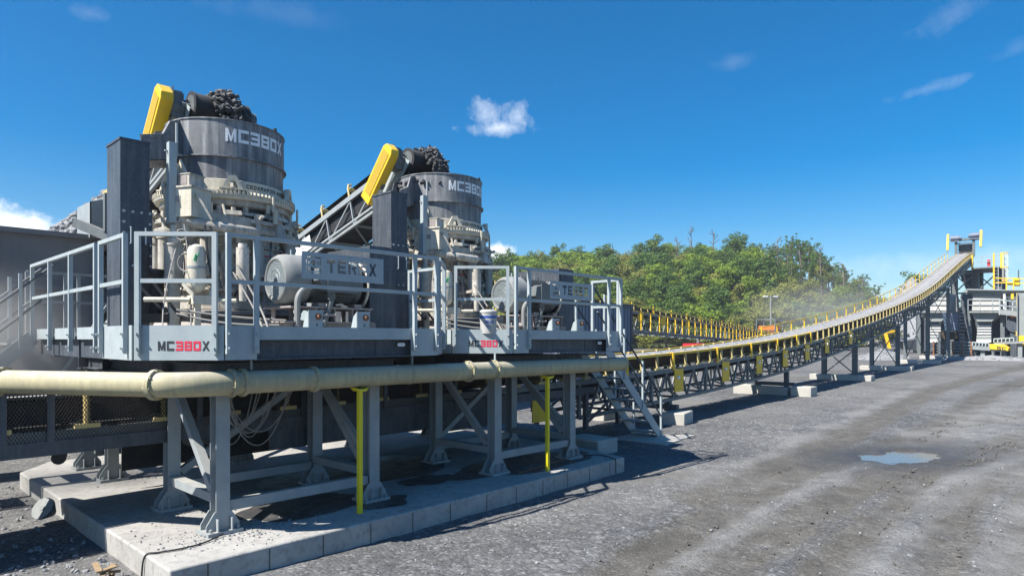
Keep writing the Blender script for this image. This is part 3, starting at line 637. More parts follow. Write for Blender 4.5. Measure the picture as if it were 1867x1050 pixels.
def platform(k):
    t = thing('crusher_platform', (4.8, 9.9, 1.95), 'galvanised platform with railings and MC380X lettering carrying the nearer cone crusher', 'platform', 'railed platforms under the crushers')
    b = MB(); b.prism([(3.1, 7.30), (6.12, 7.30), (6.8, 7.98), (6.8, 12.7), (2.39, 12.7), (2.39, 8.01)], DZ - .05, DZ); b.build('deck', 'frame', t)
    # chamfered corner, short returns and low front board
    toe((2.40, 7.98), (3.09, 7.29), 2.13, 2.515, t); toe((3.10, 7.284), (3.46, 7.284), 2.13, 2.512, t); toe((2.384, 7.99), (2.384, 9.05), 2.13, 2.515, t)
    toe((3.465, 7.29), (5.66, 7.29), 2.355, 2.508, t); toe((5.665, 7.284), (6.115, 7.284), 2.13, 2.512, t); toe((6.125, 7.29), (6.81, 7.97), 2.13, 2.515, t)
    toe((6.812, 7.985), (6.812, 9.3), 2.13, 2.515, t)
    b = MB(); b.mi = 0
    b.hbeam((3.47, 7.42, 2.245), (6.05, 7.42, 2.245), .12, .25, (0, 0, 1)); b.build('edge_beam', 'dark', t)
    b = MB(); b.bx(5.16, 5.172, 7.40, 7.44, 2.15, 2.34); b.build('stiffener', 'dark', t)
    b = MB(); b.extrude([(5.50, 7.353, 2.26), (5.60, 7.353, 2.26), (5.62, 7.353, 2.285), (5.60, 7.353, 2.31), (5.50, 7.353, 2.31), (5.48, 7.353, 2.285)], (0, -.004, 0)); b.build('slot_cover', 'white', t)
    for y in (9.0, 10.4, 11.8): MB().hbeam((2.45, y, 2.25), (6.75, y, 2.25), .1, .29, (0, 0, 1)).build('joist', 'dark', t)
    # rail panels
    rail_panel((2.44, 7.94), (3.03, 7.35), (0, 1), (-S2, -S2), t)
    rail_panel((3.12, 7.285), (6.10, 7.285), (0, .107, .868, 1), (0, -1), t)
    rail_panel((2.384, 8.12), (2.384, 9.02), (0, 1), (-1, 0), t)
    if k == 1: rail_panel((6.15, 7.31), (6.78, 7.94), (0, 1), (S2, -S2), t)
    else: rail_panel((6.14, 7.36), (6.14, 7.98), (0, 1), (1, 0), t)
    if k == 1:
        rail_panel((2.384, 9.22), (2.384, 12.66), (0, .34, .67, 1), (-1, 0), t)
        for (y0, y1) in ((9.3, 10.22), (10.34, 11.4), (11.5, 12.62)):
            toe((2.392, y0), (2.392, y1), 2.36, 2.515, t)
        b = MB(); b.bx(2.46, 2.52, 9.3, 12.65, 2.12, 2.395); b.build('edge_beam', 'dark', t)
    # lettering on the chamfered corner board
    o = Vector((2.585, 7.795, 2.235)); d = Vector((1, -1, 0)).normalized(); n = Vector((-1, -1, 0)).normalized(); o += n * .006
    for mt, only in (('letter_black', 'MCX'), ('letter_red', '380')):
        b = MB(); text_on_plane(b, 'MC380X', o, d, .080, .105, .016, .003, only); b.build('lettering', mt, t, smooth=False, recalc=False)
    # lifting brackets on the front edge, each a bent plate with a bolt
    for x in (4.14, 4.83):
        b = MB(); b.extrude([(x, 7.34, 2.45), (x, 7.50, 2.45), (x, 7.42, 2.66), (x, 7.34, 2.72)], (.012, 0, 0)); b.bx(x, x + .19, 7.335, 7.347, 2.45, 2.72)
        b.bx(x + .012, x + .19, 7.347, 7.50, 2.45, 2.462)
        o_ = b.build('lifting_bracket', 'galv', t)
        b = MB(); b.cyl((x + .13, 7.335, 2.64), (x + .13, 7.325, 2.64), .04, 16); b.cyl((x + .13, 7.325, 2.64), (x + .13, 7.29, 2.64), .026, 6); b.build('bolt', 'rust', o_)
        MB().cyl((x + .11, 7.336, 2.54), (x + .11, 7.332, 2.54), .012, 10).build('hole', 'black', o_)
    return t
DXU = 4.64                                   # spacing of the two crushing units along X
platform(1)
pf = platform(2); pf.location.x += DXU; pf['label'] = 'galvanised platform with railings and MC380X lettering carrying the farther cone crusher beside the stairs'

# ------------------------------------------------------------------ cone crusher
CX, CY = 4.757, 11.126
def pol(a, r, z): return Vector((CX + r * math.cos(R(a)), CY + r * math.sin(R(a)), z))
def crusher():
    t = thing('cone_crusher', (CX, CY, DZ), 'nearer cone crusher with dark lettered hopper and dirty cream body', 'crusher', 'cone crushers'); c = (CX, CY, 0)
    b = MB(); b.lathe(c, [(1.28, 2.45), (1.28, 2.50), (1.20, 2.52), (1.06, 2.74), (1.20, 2.75), (1.20, 2.80), (1.0, 2.82)], 48)
    for a in range(0, 360, 30): b.bar(pol(a, 1.0, 2.62), pol(a, 1.24, 2.58), .03, .22)
    b.build('base_flange', 'mauve', t)
    MB().lathe(c, [(.99, 2.80), (1.04, 2.84), (1.04, 2.96), (.95, 3.0), (.94, 3.30), (.97, 3.32), (.97, 3.36), (.94, 3.38), (.94, 4.02), (1.0, 4.06)], 56).build('lower_frame', 'cream', t)
    b = MB(); b.lathe(c, [(.94, 4.04), (1.10, 4.06), (1.12, 4.09), (1.12, 4.14), (1.04, 4.16), (1.03, 4.22), (1.10, 4.23), (1.10, 4.29), (.90, 4.31)], 56)
    for a in range(5, 365, 15): b.cyl(pol(a, 1.07, 4.29), pol(a, 1.07, 4.325), .02, 6)
    b.build('main_flange', 'cream', t)
    MB().lathe(c, [(.92, 4.28), (.92, 4.36), (.86, 4.38), (.86, 4.52)], 48).build('dust_seal', 'dark', t)
    MB().lathe(c, [(.88, 4.355), (1.00, 4.36), (1.00, 4.41), (.88, 4.42)], 56).build('seal_ring', 'cream', t)
    b = MB(); b.lathe(c, [(.86, 4.50), (.98, 4.505), (1.0, 4.52), (1.0, 4.60), (.9, 4.61)], 56)
    for a in range(0, 360, 24): b.cyl(pol(a, .93, 4.40), pol(a, .93, 4.52), .045, 10)
    b.build('bowl_ring', 'cream', t)
    b = MB(); b.lathe(c, [(.93, 4.595), (1.06, 4.60), (1.075, 4.62), (1.075, 4.69), (1.04, 4.715), (.95, 4.72)], 72)
    for k in range(108):                                   # adjustment teeth on the upper rim
        a = k * 360 / 108; b.hexa([pol(a - .8, 1.02, 4.70), pol(a - .8, 1.10, 4.66), pol(a + .8, 1.10, 4.66), pol(a + .8, 1.02, 4.70), pol(a - .8, 1.02, 4.745), pol(a - .8, 1.10, 4.725), pol(a + .8, 1.10, 4.725), pol(a + .8, 1.02, 4.745)])
    b.build('ring_gear', 'cream_clean', t)
    cb = MB().lathe(c, [(.92, 4.70), (.935, 4.72), (.935, 4.925), (.915, 4.935), (.9, 4.935)], 72).build('cream_band', 'cream_clean', t)
    b = MB(); text_on_drum(b, 'CEDARAPIDS MVP380X', c, .935, R(246.85 + 18), 4.815, .047, .062, .012); b.build('lettering', 'letter_black', cb, smooth=False, recalc=False)
    h = MB().lathe(c, [(.90, 4.93), (.905, 5.285), (.955, 5.29), (.955, 5.315), (.915, 5.32), (.915, 5.885), (.93, 5.89), (.93, 5.91), (.90, 5.91), (.89, 5.3), (.55, 4.95)], 80).build('hopper', 'hopper', t)
    b = MB(); text_on_drum(b, 'MC380X', c, .915, R(246.85 - 1), 5.545, .160, .215, .027); b.build('lettering', 'letter_white', h, smooth=False, recalc=False)
    b = MB(); b.cyl(pol(300, .92, 5.9), pol(300, .92, 5.95), .03, 8); b.build('lifting_stub', 'black', h)
    # overflow spout running back from the hopper to the bypass chute
    b = MB(); a1, a2 = pol(216, .90, 0), pol(150, .90, 0); z0, z1, z2 = 5.27, 5.86, 5.30
    P = [(3.95, 10.87, 5.26), (3.95, 10.87, 5.88), (3.72, 10.72, 5.78), (3.58, 10.6, 5.52), (3.15, 10.2, 5.32), (3.15, 10.2, 4.97)]; a1 = pol(195, .92, 0)
    b.extrude(P, (0, .012, 0)); P2 = [(p[0], p[1] + .62, p[2]) for p in P]; b.extrude(P2, (0, .012, 0))
    b.hexa([(P[5][0], P[5][1], P[5][2]), (P[0][0], P[0][1], P[0][2]), (P[0][0] + .1, P[0][1] + .62, P[0][2]), (P[5][0], P[5][1] + .62, P[5][2]), (P[5][0], P[5][1], P[5][2] + .012), (P[0][0], P[0][1], P[0][2] + .012), (P[0][0] + .1, P[0][1] + .62, P[0][2] + .012), (P[5][0], P[5][1] + .62, P[5][2] + .012)])
    b.bar((P[3][0], P[3][1] - .004, P[3][2]), (P[2][0], P[2][1] - .004, P[2][2]), .03, .05); b.bar((P[2][0], P[2][1] - .004, P[2][2]), (P[1][0], P[1][1] - .004, P[1][2]), .03, .05)
    b.bar((P[4][0], P[4][1] - .004, P[4][2]), (P[3][0], P[3][1] - .004, P[3][2]), .03, .05)
    for k in range(5): b.bar((a1.x - .02 + .03 * k, a1.y - .03, 5.82 - .13 * k), (a1.x + .10, a1.y - .05, 5.84 - .13 * k), .02, .05)
    b.build('overflow_spout', 'hopper', t)
    # clamp blocks and clearing cylinders round the main flange
    for a in range(12, 372, 40):
        b = MB(); m = pol(a, 1.06, 0); ax = Vector((math.cos(R(a)), math.sin(R(a)), 0)); tx = Vector((-ax.y, ax.x, 0))
        def pt(r_, s, z): return m + ax * r_ + tx * s + Vector((0, 0, z))
        b.hexa([pt(-.08, -.12, 4.33), pt(.10, -.12, 4.33), pt(.10, .12, 4.33), pt(-.08, .12, 4.33), pt(-.06, -.11, 4.40), pt(.08, -.11, 4.40), pt(.08, .11, 4.40), pt(-.06, .11, 4.40)])
        b.hexa([pt(-.06, -.10, 4.02), pt(.13, -.10, 4.02), pt(.13, .10, 4.02), pt(-.06, .10, 4.02), pt(-.06, -.06, 4.335), pt(.05, -.06, 4.335), pt(.05, .06, 4.335), pt(-.06, .06, 4.335)])
        b.cyl(pt(.02, 0, 4.39), pt(.02, 0, 4.46), .035, 8); b.build('clamp_block', 'cream', t)
    for a in range(32, 392, 40):
        b = MB(); b.cyl(pol(a, 1.07, 3.42), pol(a, 1.07, 3.98), .098, 18); b.cyl(pol(a, 1.07, 3.36), pol(a, 1.07, 3.42), .115, 18); b.cyl(pol(a, 1.07, 3.96), pol(a, 1.07, 4.02), .115, 18)
        b.cyl(pol(a, 1.07, 4.02), pol(a, 1.07, 4.24), .042, 10); b.cyl(pol(a, 1.07, 3.20), pol(a, 1.07, 3.37), .05, 10); b.cyl(pol(a, 1.07, 4.24), pol(a, 1.07, 4.38), .062, 8); b.cyl(pol(a, 1.15, 4.30), pol(a, 1.22, 4.34), .03, 8)
        b.build('clearing_cylinder', 'cream', t)
    # lifting yokes standing on the ring gear
    for a in (252, 318, 190, 60):
        b = MB(); ax = Vector((math.cos(R(a)), math.sin(R(a)), 0)); tx = Vector((-ax.y, ax.x, 0)); m = pol(a, .99, 4.745)
        def q(s, z, r_=0): return m + tx * s + ax * r_ + Vector((0, 0, z))
        b.extrude([q(-.17, 0), q(-.06, .22), q(.04, .24), q(.16, 0), q(.09, 0), q(.03, .14), q(-.05, .14), q(-.10, 0)], ax * .06)
        b.bar(q(-.02, .02, .06), q(-.02, .22, -.03), .04, .07); b.bar(q(-.2, .01, .03), q(.19, .01, .03), .12, .022)
        b.build('lifting_yoke', 'cream_clean', t)
    # inspection cover and warning stickers on the shell
    b = MB(); ax = pol(265, 1, 0) - pol(265, 0, 0); b.cyl(pol(265, .93, 3.30), pol(265, .985, 3.30), .27, 28); b.cyl(pol(265, .985, 3.30), pol(265, .995, 3.30), .22, 28)
    for k in range(8): b.cyl(pol(265, .98, 3.30) + Vector((.25 * math.cos(k * .785) * ax.y * -1, .25 * math.cos(k * .785) * ax.x, .25 * math.sin(k * .785))), pol(265, 1.005, 3.30) + Vector((.25 * math.cos(k * .785) * ax.y * -1, .25 * math.cos(k * .785) * ax.x, .25 * math.sin(k * .785))), .016, 6)
    b.build('inspection_cover', 'mauve', t)
    for a0 in (256, 276):
        b = MB(); b.lathe(c, [(.9445, 3.60), (.9445, 3.99)], 6, a0, a0 + 13); b.mi = 1
        b.lathe(c, [(.9465, 3.725), (.9465, 3.755)], 6, a0, a0 + 13); b.mi = 2
        for zz, w0, w1 in ((3.93, 1, 6), (3.90, 1, 5), (3.87, 1, 6), (3.69, 1, 12), (3.66, 1, 10), (3.63, 1, 11), (3.90, 8, 11.5), (3.84, 8, 11.5)): b.lathe(c, [(.9465, zz), (.9465, zz + .010)], 4, a0 + w0, a0 + w1)
        b.build('warning_sticker', ['cream_clean', 'letter_red', 'letter_black'], t, recalc=False)
    # manifold rings, stiffening ribs, small fittings and grease lines on the shell
    b = MB(); b.tube([pol(a, .985, 3.15) for a in range(0, 361, 8)], .028, 8); b.tube([pol(a, .985, 3.86) for a in range(0, 361, 8)], .018, 8); b.build('manifold_ring', 'cream', t)
    rr_ = random.Random(12)
    for a in range(20, 380, 20):
        b = MB(); b.bar(pol(a, 1.0, 2.84), pol(a, .95, 3.28), .03, .10, (math.cos(R(a)), math.sin(R(a)), 0)); b.build('rib', 'cream', t)
    b = MB()
    for _ in range(46):
        a = rr_.uniform(180, 340); z = rr_.uniform(2.95, 4.0); s_ = rr_.uniform(.02, .045); p = pol(a, .95 + s_, z); b.bx(p.x - s_, p.x + s_, p.y - s_, p.y + s_, z - s_ * rr_.uniform(.6, 1.6), z + s_)
    b.build('fittings', 'cream_clean', t); t['x'] = 1; del t['x']
    for k in range(16):
        a = 196 + k * 8.5 + rr_.uniform(-3, 3); z0, z1 = rr_.uniform(2.95, 3.3), rr_.uniform(3.7, 4.1); r1 = rr_.uniform(1.02, 1.22); da = rr_.uniform(-9, 9)
        q = [pol(a + da * math.sin(i / 7 * 3.14) , .98 + (r1 - .98) * math.sin(i / 7 * 3.14), z0 + (z1 - z0) * i / 7) for i in range(8)]
        MB().tube(q, rr_.choice((.009, .012, .016)), 6).build('hose', rr_.choice(('cable', 'cable_dark', 'cream_clean', 'cable_dark')), t)
    for a in (206, 232, 284, 338):
        b = MB(); b.cyl(pol(a, 1.02, 4.44), pol(a, 1.02, 4.58), .035, 10); b.cyl(pol(a, 1.14, 4.45), pol(a, 1.14, 4.70), .02, 8); b.cyl(pol(a + 3, 1.12, 4.26), pol(a + 3, 1.12, 4.5), .04, 10); b.build('hydraulic_fitting', 'cream_clean', t)
    # hydraulic drive box on brackets at the front left
    b = MB(); B = Vector((3.62, 9.76, 0)); d = Vector((.454, -.891, 0)).normalized(); n = Vector((-.891, -.454, 0)).normalized()
    def bb(x0, x1, y0, y1, z0, z1): b.hexa([B + d * X + n * Y + Vector((0, 0, Z)) for Z in (z0, z1) for X, Y in ((x0, y0), (x1, y0), (x1, y1), (x0, y1))])
    bb(-.23, .23, -.20, .18, 4.12, 4.535); bx_ = b.build('drive_box', 'cream_clean', t)
    b = MB(); bb(-.25, .25, -.22, .20, 4.535, 4.56); b.build('lid', 'cream', bx_)
    b = MB(); bb(-.17, .16, -.14, .14, 4.56, 4.735); bb(-.18, .18, -.15, .15, 4.735, 4.75); b.build('motor_housing', 'cream', bx_)
    b = MB(); bb(-.13, .12, .141, .145, 4.59, 4.71); b.build('cover_plate', 'mauve', bx_, smooth=False)
    b = MB(); o = B + Vector((0, 0, 0)); b.extrude([o + d * -.12 + n * .05 + Vector((0, 0, 4.75)), o + d * .04 + n * .05 + Vector((0, 0, 4.75)), o + d * -.09 + n * .05 + Vector((0, 0, 5.0))], n * -.03); bb(-.15, -.1, -.02, .1, 4.75, 4.92); b.build('fin', 'cream_clean', bx_)
    b = MB(); bb(-.18, .05, .181, .184, 4.33, 4.42); bb(-.18, -.05, .181, .184, 4.22, 4.28); b.build('label_plate', 'mauve', bx_, smooth=False)
    b = MB(); b.cyl(B + Vector((0, 0, 3.86)), B + Vector((0, 0, 4.12)), .11, 16); b.cyl(B + Vector((0, 0, 4.05)), B + Vector((0, 0, 4.12)), .15, 16)
    b.tube([B + d * -.25 + n * .06 + Vector((0, 0, 4.05)), B + d * -.02 + n * .1 + Vector((0, 0, 4.02))], .075, 12); b.tube([B + d * .1 + n * .1 + Vector((0, 0, 4.06)), B + d * .45 + n * -.1 + Vector((0, 0, 4.0)), B + d * .6 + n * -.7 + Vector((0, 0, 4.0))], .075, 12); b.bar(B + n * -.1 + Vector((0, 0, 4.2)), B + n * -.9 + d * .3 + Vector((0, 0, 4.2)), .2, .12)
    b.bar(B + d * .25 + n * .1 + Vector((0, 0, 4.46)), B + d * .42 + n * .0 + Vector((0, 0, 4.08)), .05, .03); b.build('bracket', 'cream', t)
    # guide mast
    b = MB(); b.bar((3.41, 9.76, 4.03), (3.41, 9.76, 5.19), .10, .10); ms = b.build('guide_mast', 'galv', t)
    b = MB(); b.bar((3.32, 9.76, 5.06), (3.58, 9.86, 5.06), .02, .02); b.cyl((3.47, 9.74, 5.0), (3.47, 9.74, 5.48), .02, 8); b.bar((3.36, 9.76, 4.06), (3.64, 9.9, 4.06), .08, .05); b.build('rod', 'galv_dusty', ms)
    # accumulators with their hoses
    def bottle(x, y, z0, z1, r, mt, name):
        b = MB(); b.tube([(x, y, z0), (x, y, z0 + r * .5), (x, y, z0 + r * .9), (x, y, z1 - r * .9), (x, y, z1 - r * .3), (x, y, z1)], [r * .35, r * .86, r, r, r * .8, r * .3], 20); o = b.build(name, mt, t)
        b = MB(); b.cyl((x, y, (z0 + z1) / 2), (x, y, (z0 + z1) / 2 + .03), r + .006, 20); b.build('strap', 'galv_dusty', o); return o
    bt = bottle(3.53, 9.20, 3.0, 3.68, .118, 'cream_clean', 'accumulator')
    b = MB(); b.tube([(3.455, 9.108, 3.45), (3.475, 9.088, 3.53), (3.48, 9.088, 3.42), (3.51, 9.078, 3.55)], .007, 4); b.build('paint_mark', 'green', bt)
    b = MB(); b.bx(3.42, 3.72, 9.02, 9.24, 2.84, 2.96); b.tube([(3.45, 9.1, 2.96), (3.40, 9.15, 3.04), (3.36, 9.2, 3.12)], .03, 8); b.tube([(3.67, 9.1, 2.96), (3.72, 9.14, 3.05), (3.74, 9.18, 3.13)], .03, 8)
    b.cyl((3.42, 9.12, 2.90), (2.98, 9.5, 2.90), .035, 10); b.cyl((3.72, 9.12, 2.90), (3.95, 8.92, 2.90), .03, 10); b.bar((3.5, 9.1, 2.45), (3.5, 9.1, 2.84), .08, .06); b.build('valve_block', 'cream_clean', t)
    b = MB(); x, y = 3.43, 9.74; b.cyl((x, y, 3.24), (x, y, 3.72), .12, 20); b.cyl((x, y, 3.72), (x, y, 3.80), .085, 16); b.cyl((x, y, 3.80), (x, y, 4.0), .045, 12); b.cyl((x, y, 3.70), (x, y, 3.73), .13, 20); b.cyl((x, y, 2.5), (x, y, 3.24), .08, 14); b.cyl((x, y, 3.18), (x, y, 3.26), .128, 20); b.build('filter', 'cream', t)
    b = MB(); b.cyl((4.05, 8.95, 3.20), (4.05, 8.95, 3.66), .085, 16); b.cyl((4.05, 8.95, 2.9), (4.05, 8.95, 3.2), .05, 12); b.cyl((4.05, 8.95, 3.66), (4.05, 8.95, 3.72), .06, 12); b.bar((4.05, 8.95, 3.3), (4.3, 9.9, 3.3), .05, .05); b.build('oil_cylinder', 'cream', t)
    b = MB(); b.cyl((3.05, 9.85, 2.7), (3.05, 9.85, 3.7), .12, 14); b.cyl((3.22, 9.98, 2.6), (3.22, 9.98, 3.3), .16, 16); b.cyl((3.22, 9.98, 3.3), (3.22, 9.98, 3.36), .19, 16); b.bx(3.0, 3.5, 9.7, 10.1, 2.6, 2.72); b.build('pump', 'black', t)
    rnd = random.Random(5)
    for k, (p0, p1, sag, rr, mt) in enumerate((((3.50, 9.55, 4.0), (3.40, 9.05, 2.5), .05, .010, 'cable'), ((3.62, 9.15, 3.95), (3.75, 9.05, 2.98), -.06, .016, 'cable_dark'), ((3.70, 9.18, 3.95), (3.80, 9.0, 3.1), .08, .016, 'cable_dark'),
            ((3.05, 9.5, 3.2), (3.3, 9.3, 2.75), .25, .022, 'cable_dark'), ((2.95, 9.6, 3.1), (3.2, 9.4, 2.8), .2, .02, 'cable_dark'), ((3.3, 9.3, 3.6), (2.9, 8.6, 2.5), -.1, .009, 'cable'), ((3.2, 9.0, 2.75), (4.4, 8.4, 2.62), .02, .018, 'cable'), ((3.2, 9.0, 2.70), (4.2, 8.2, 2.55), -.05, .014, 'cable'),
            ((3.95, 8.9, 3.4), (4.05, 8.2, 2.5), .12, .014, 'cable'), ((3.92, 8.95, 3.3), (4.0, 8.25, 2.5), .1, .012, 'cable'), ((4.2, 9.95, 4.45), (4.0, 9.9, 4.0), .2, .02, 'cream_clean'), ((3.60, 9.9, 4.35), (4.0, 9.98, 4.4), .2, .008, 'cable_dark'))):
        p0, p1 = Vector(p0), Vector(p1); q = [p0.lerp(p1, i / 8) + Vector((sag * math.sin(math.pi * i / 8) * .6, -abs(sag) * .3 * math.sin(math.pi * i / 8), -abs(sag) * math.sin(math.pi * i / 8))) for i in range(9)]
        MB().tube(q, rr, 6).build('hose', mt, t)
    for (x, y, z, r) in ((3.36, 9.25, 3.80, .075), (3.42, 9.22, 3.42, .13)):
        b = MB()
        for k in range(2): b.tube([p + Vector((0, k * .012, 0)) for p in arc((x, y, z), r - k * .01, 0, 345, 20, (.68, -.73, 0), (0, 0, 1))], .008, 5)
        b.build('cable_coil', 'cable', t)
    b = MB(); b.cyl((3.50, 9.22, 3.36), (3.48, 9.2, 3.56), .028, 10); b.cyl((3.47, 9.2, 3.56), (3.45, 9.19, 3.66), .018, 8); b.cyl((3.49, 9.22, 3.50), (3.485, 9.215, 3.53), .036, 10); b.build('grease_gun', 'cable', t)
    return t
cr1 = crusher(); cr1.scale.z = .967; cr2 = copy_tree(cr1, (DXU + .06, 0, 0)); cr2.rotation_euler.z = R(-5); cr2['label'] = 'farther cone crusher with dark lettered hopper, in front of the sloping feed conveyor'
cr1['label'] = 'nearer cone crusher with dark lettered hopper and dirty cream body, leftmost of the two'

# ------------------------------------------------------------------ bypass chutes (tall dark boxes)
def chute():
    t = thing('bypass_chute', (3.0, 10.1, 2.4), 'tall dark rectangular chute box standing left of the nearer crusher', 'chute', 'tall bypass chutes beside the crushers')
    x0, x1, y0, y1 = 2.78, 3.14, 9.80, 10.38
    b = MB(); b.bx(x0, x1, y0, y1, 2.45, 5.04); b.bx(x0 - .012, x1 + .012, y0 - .012, y1 + .012, 5.02, 5.05); b.build('casing', 'dark', t)
    b = MB(); b.bx(x0 - .005, x1 + .03, y0 - .016, y0 - .001, 3.30, 4.12)
    pl = b.build('bolted_plate', 'dark', t)
    for k in range(4):
        for z in (3.35, 4.07): MB().cyl((x0 + .04 + k * .105, y0 - .016, z), (x0 + .04 + k * .105, y0 - .035, z), .018, 8).build('bolt', 'galv', pl)
    for k in range(1, 5):
        for x in (x0 + .04, x0 + .355): MB().cyl((x, y0 - .016, 3.35 + k * .144), (x, y0 - .035, 3.35 + k * .144), .018, 8).build('bolt', 'galv', pl)
    for x in (x0 + .11, x0 + .29):
        b = MB(); b.tube([(x, y0 - .016, 3.64), (x, y0 - .075, 3.64), (x, y0 - .075, 3.86), (x, y0 - .016, 3.86)], .011, 6); b.build('handle', 'galv', pl)
    return t
ch1 = chute(); ch2 = copy_tree(ch1, (DXU - .25, 0, 0)); ch2['label'] = 'tall dark rectangular chute box between the two crushers, behind the cut-out sign'

# ------------------------------------------------------------------ electric motors with belt drive guards
def motor():
    t = thing('electric_motor', (5.0, 8.86, 2.45), 'large grey electric motor with dusty fan cowl on the nearer platform', 'motor', 'crusher drive motors')
    y, z = 8.86, 3.21
    def ring(prof): return [(x, r) for x, r in prof]
    def latheX(b, prof, n=40):
        o = len(b.v)
        for (x, r) in prof:
            for k in range(n): a = 2 * math.pi * k / n; b.v.append((x, y + r * math.cos(a), z + r * math.sin(a)))
        for i in range(len(prof) - 1):
            for k in range(n): k2 = (k + 1) % n; b.f.append((o + i * n + k, o + i * n + k2, o + (i + 1) * n + k2, o + (i + 1) * n + k)); b.m.append(b.mi)
    b = MB(); latheX(b, [(4.50, .265), (4.474, .272), (4.464, .29), (4.475, .318), (4.53, .352), (4.60, .365), (4.84, .372), (4.84, .30)]); cw = b.build('fan_cowl', 'cowl', t)
    b = MB(); latheX(b, [(4.56, .05), (4.56, .268)], 24); b.build('fan', 'black', cw)
    b = MB(); rr = .27
    for k in range(-11, 12):
        s = k * .023; L_ = math.sqrt(max(0, rr * rr - s * s))
        b.bar((4.485, y - L_, z + s), (4.485, y + L_, z + s), .006, .006); b.bar((4.487, y + s, z - L_), (4.487, y + s, z + L_), .006, .006)
    for r_ in (.07, .14): b.tube(arc((4.482, y, z), r_, 0, 360, 24, (0, 1, 0), (0, 0, 1)), .005, 4)
    b.build('grille', 'galv', cw)
    b = MB(); b.cyl((4.72, y, z + .365), (4.72, y, z + .44), .014, 8); b.build('nipple', 'galv', cw)
    b = MB(); latheX(b, [(4.82, .28), (4.82, .305), (5.62, .305), (5.66, .335), (5.72, .335), (5.75, .25), (5.75, .1)], 36)
    for k in range(34):
        a = R(-62 + k * 304 / 33 - 90 + 62 + 28); ca, sa = math.cos(a), math.sin(a); b.hexa([(4.94, y + .30 * ca - .005 * sa, z + .30 * sa + .005 * ca), (4.94, y + .30 * ca + .005 * sa, z + .30 * sa - .005 * ca), (5.6, y + .30 * ca + .005 * sa, z + .30 * sa - .005 * ca), (5.6, y + .30 * ca - .005 * sa, z + .30 * sa + .005 * ca),
                (4.94, y + .345 * ca - .003 * sa, z + .345 * sa + .003 * ca), (4.94, y + .345 * ca + .003 * sa, z + .345 * sa - .003 * ca), (5.6, y + .345 * ca + .003 * sa, z + .345 * sa - .003 * ca), (5.6, y + .345 * ca - .003 * sa, z + .345 * sa + .003 * ca)])
    b.build('stator', 'motor', t)
    for x in (5.05, 5.45):
        MB().tube([(x - .06, y, z + .33), (x - .06, y, z + .40), (x + .06, y, z + .40), (x + .06, y, z + .33)], .012, 6).build('lifting_handle', 'cowl', t)
    b = MB(); b.bx(5.02, 5.5, y - .52, y - .30, z - .16, z + .20); b.bx(5.00, 5.52, y - .535, y - .52, z - .18, z + .22); b.hexa([(4.86, y - .50, z - .02), (5.02, y - .52, z - .14), (5.02, y - .32, z - .14), (4.86, y - .34, z - .02), (4.90, y - .50, z + .16), (5.02, y - .52, z + .18), (5.02, y - .32, z + .18), (4.90, y - .34, z + .16)])
    tb = b.build('terminal_box', 'motor', t)
    MB().tube(arc((4.80, y - .44, z - .34), .22, 95, 178, 8, (1, 0, 0), (0, 0, 1)) + [(4.58, y - .44, z - .60), (4.58, y - .44, 2.45)], .042, 10).build('conduit', 'cowl', tb)
    b = MB(); b.tube([(5.12, y - .42, z - .16), (5.12, y - .42, z - .30), (5.04, y - .42, z - .52), (4.94, y - .44, 2.45)], [.045, .042, .042, .042], 10); b.cyl((5.12, y - .42, z - .28), (5.12, y - .42, z - .14), .06, 10); b.build('conduit', 'motor', tb)
    b = MB(); b.bx(4.50, 5.85, y - .40, y + .40, z - .41, z - .385); b.bx(4.40, 5.85, y - .46, y + .46, z - .62, z - .60)
    for x in (4.62, 4.90, 5.2, 5.5, 5.8):
        for s in (-1, 1): b.bx(x - .01, x + .01, y + s * .34 - .05, y + s * .34 + .05, z - .60, z - .41)
    for x in (5.0, 5.6): b.bx(x - .06, x + .06, y - .38, y - .18, z - .385, z - .33); b.bx(x - .06, x + .06, y + .18, y + .38, z - .385, z - .33)
    b.bx(4.95, 5.02, y - .41, y - .38, z - .58, z - .43); b.cyl((4.985, y - .41, z - .505), (5.12, y - .55, z - .505), .02, 8)
    b.bx(4.45, 5.9, y - .40, y + .40, 2.45, z - .62); b.build('motor_base', 'mauve', t)
    b = MB(); b.cyl((5.77, y, z - .04), (5.86, y, z - .04), .33, 32); b.build('sheave', 'black', t)
    MB().tube(arc((5.80, y, z - .04), .36, -100, 80, 16, (0, -1, 0), (0, 0, 1)), .022, 6).build('guard_rim', 'cream_clean', t)
    return t
mo1 = motor(); mo2 = copy_tree(mo1, (DXU, 0, 0)); mo2['label'] = 'large grey electric motor with round fan cowl beside the oil pail on the farther platform'
def guard():
    t = thing('drive_guard_cabinet', (6.2, 8.95, 2.45), 'dark ribbed steel belt guard column right of the motor on the nearer platform', 'machine guard', 'belt guard columns')
    b = MB(); b.bx(5.93, 6.42, 8.66, 9.9, 2.46, 3.82); b.build('casing', 'dark', t)
    b = MB(); b.bx(6.0, 6.34, 8.64, 8.66, 3.2, 3.7); b.build('cover_plate', 'dark', t)
    return t
g1 = guard(); g2 = copy_tree(g1, (DXU, 0, 0)); g2['label'] = 'dark steel belt guard column right of the motor on the farther platform'

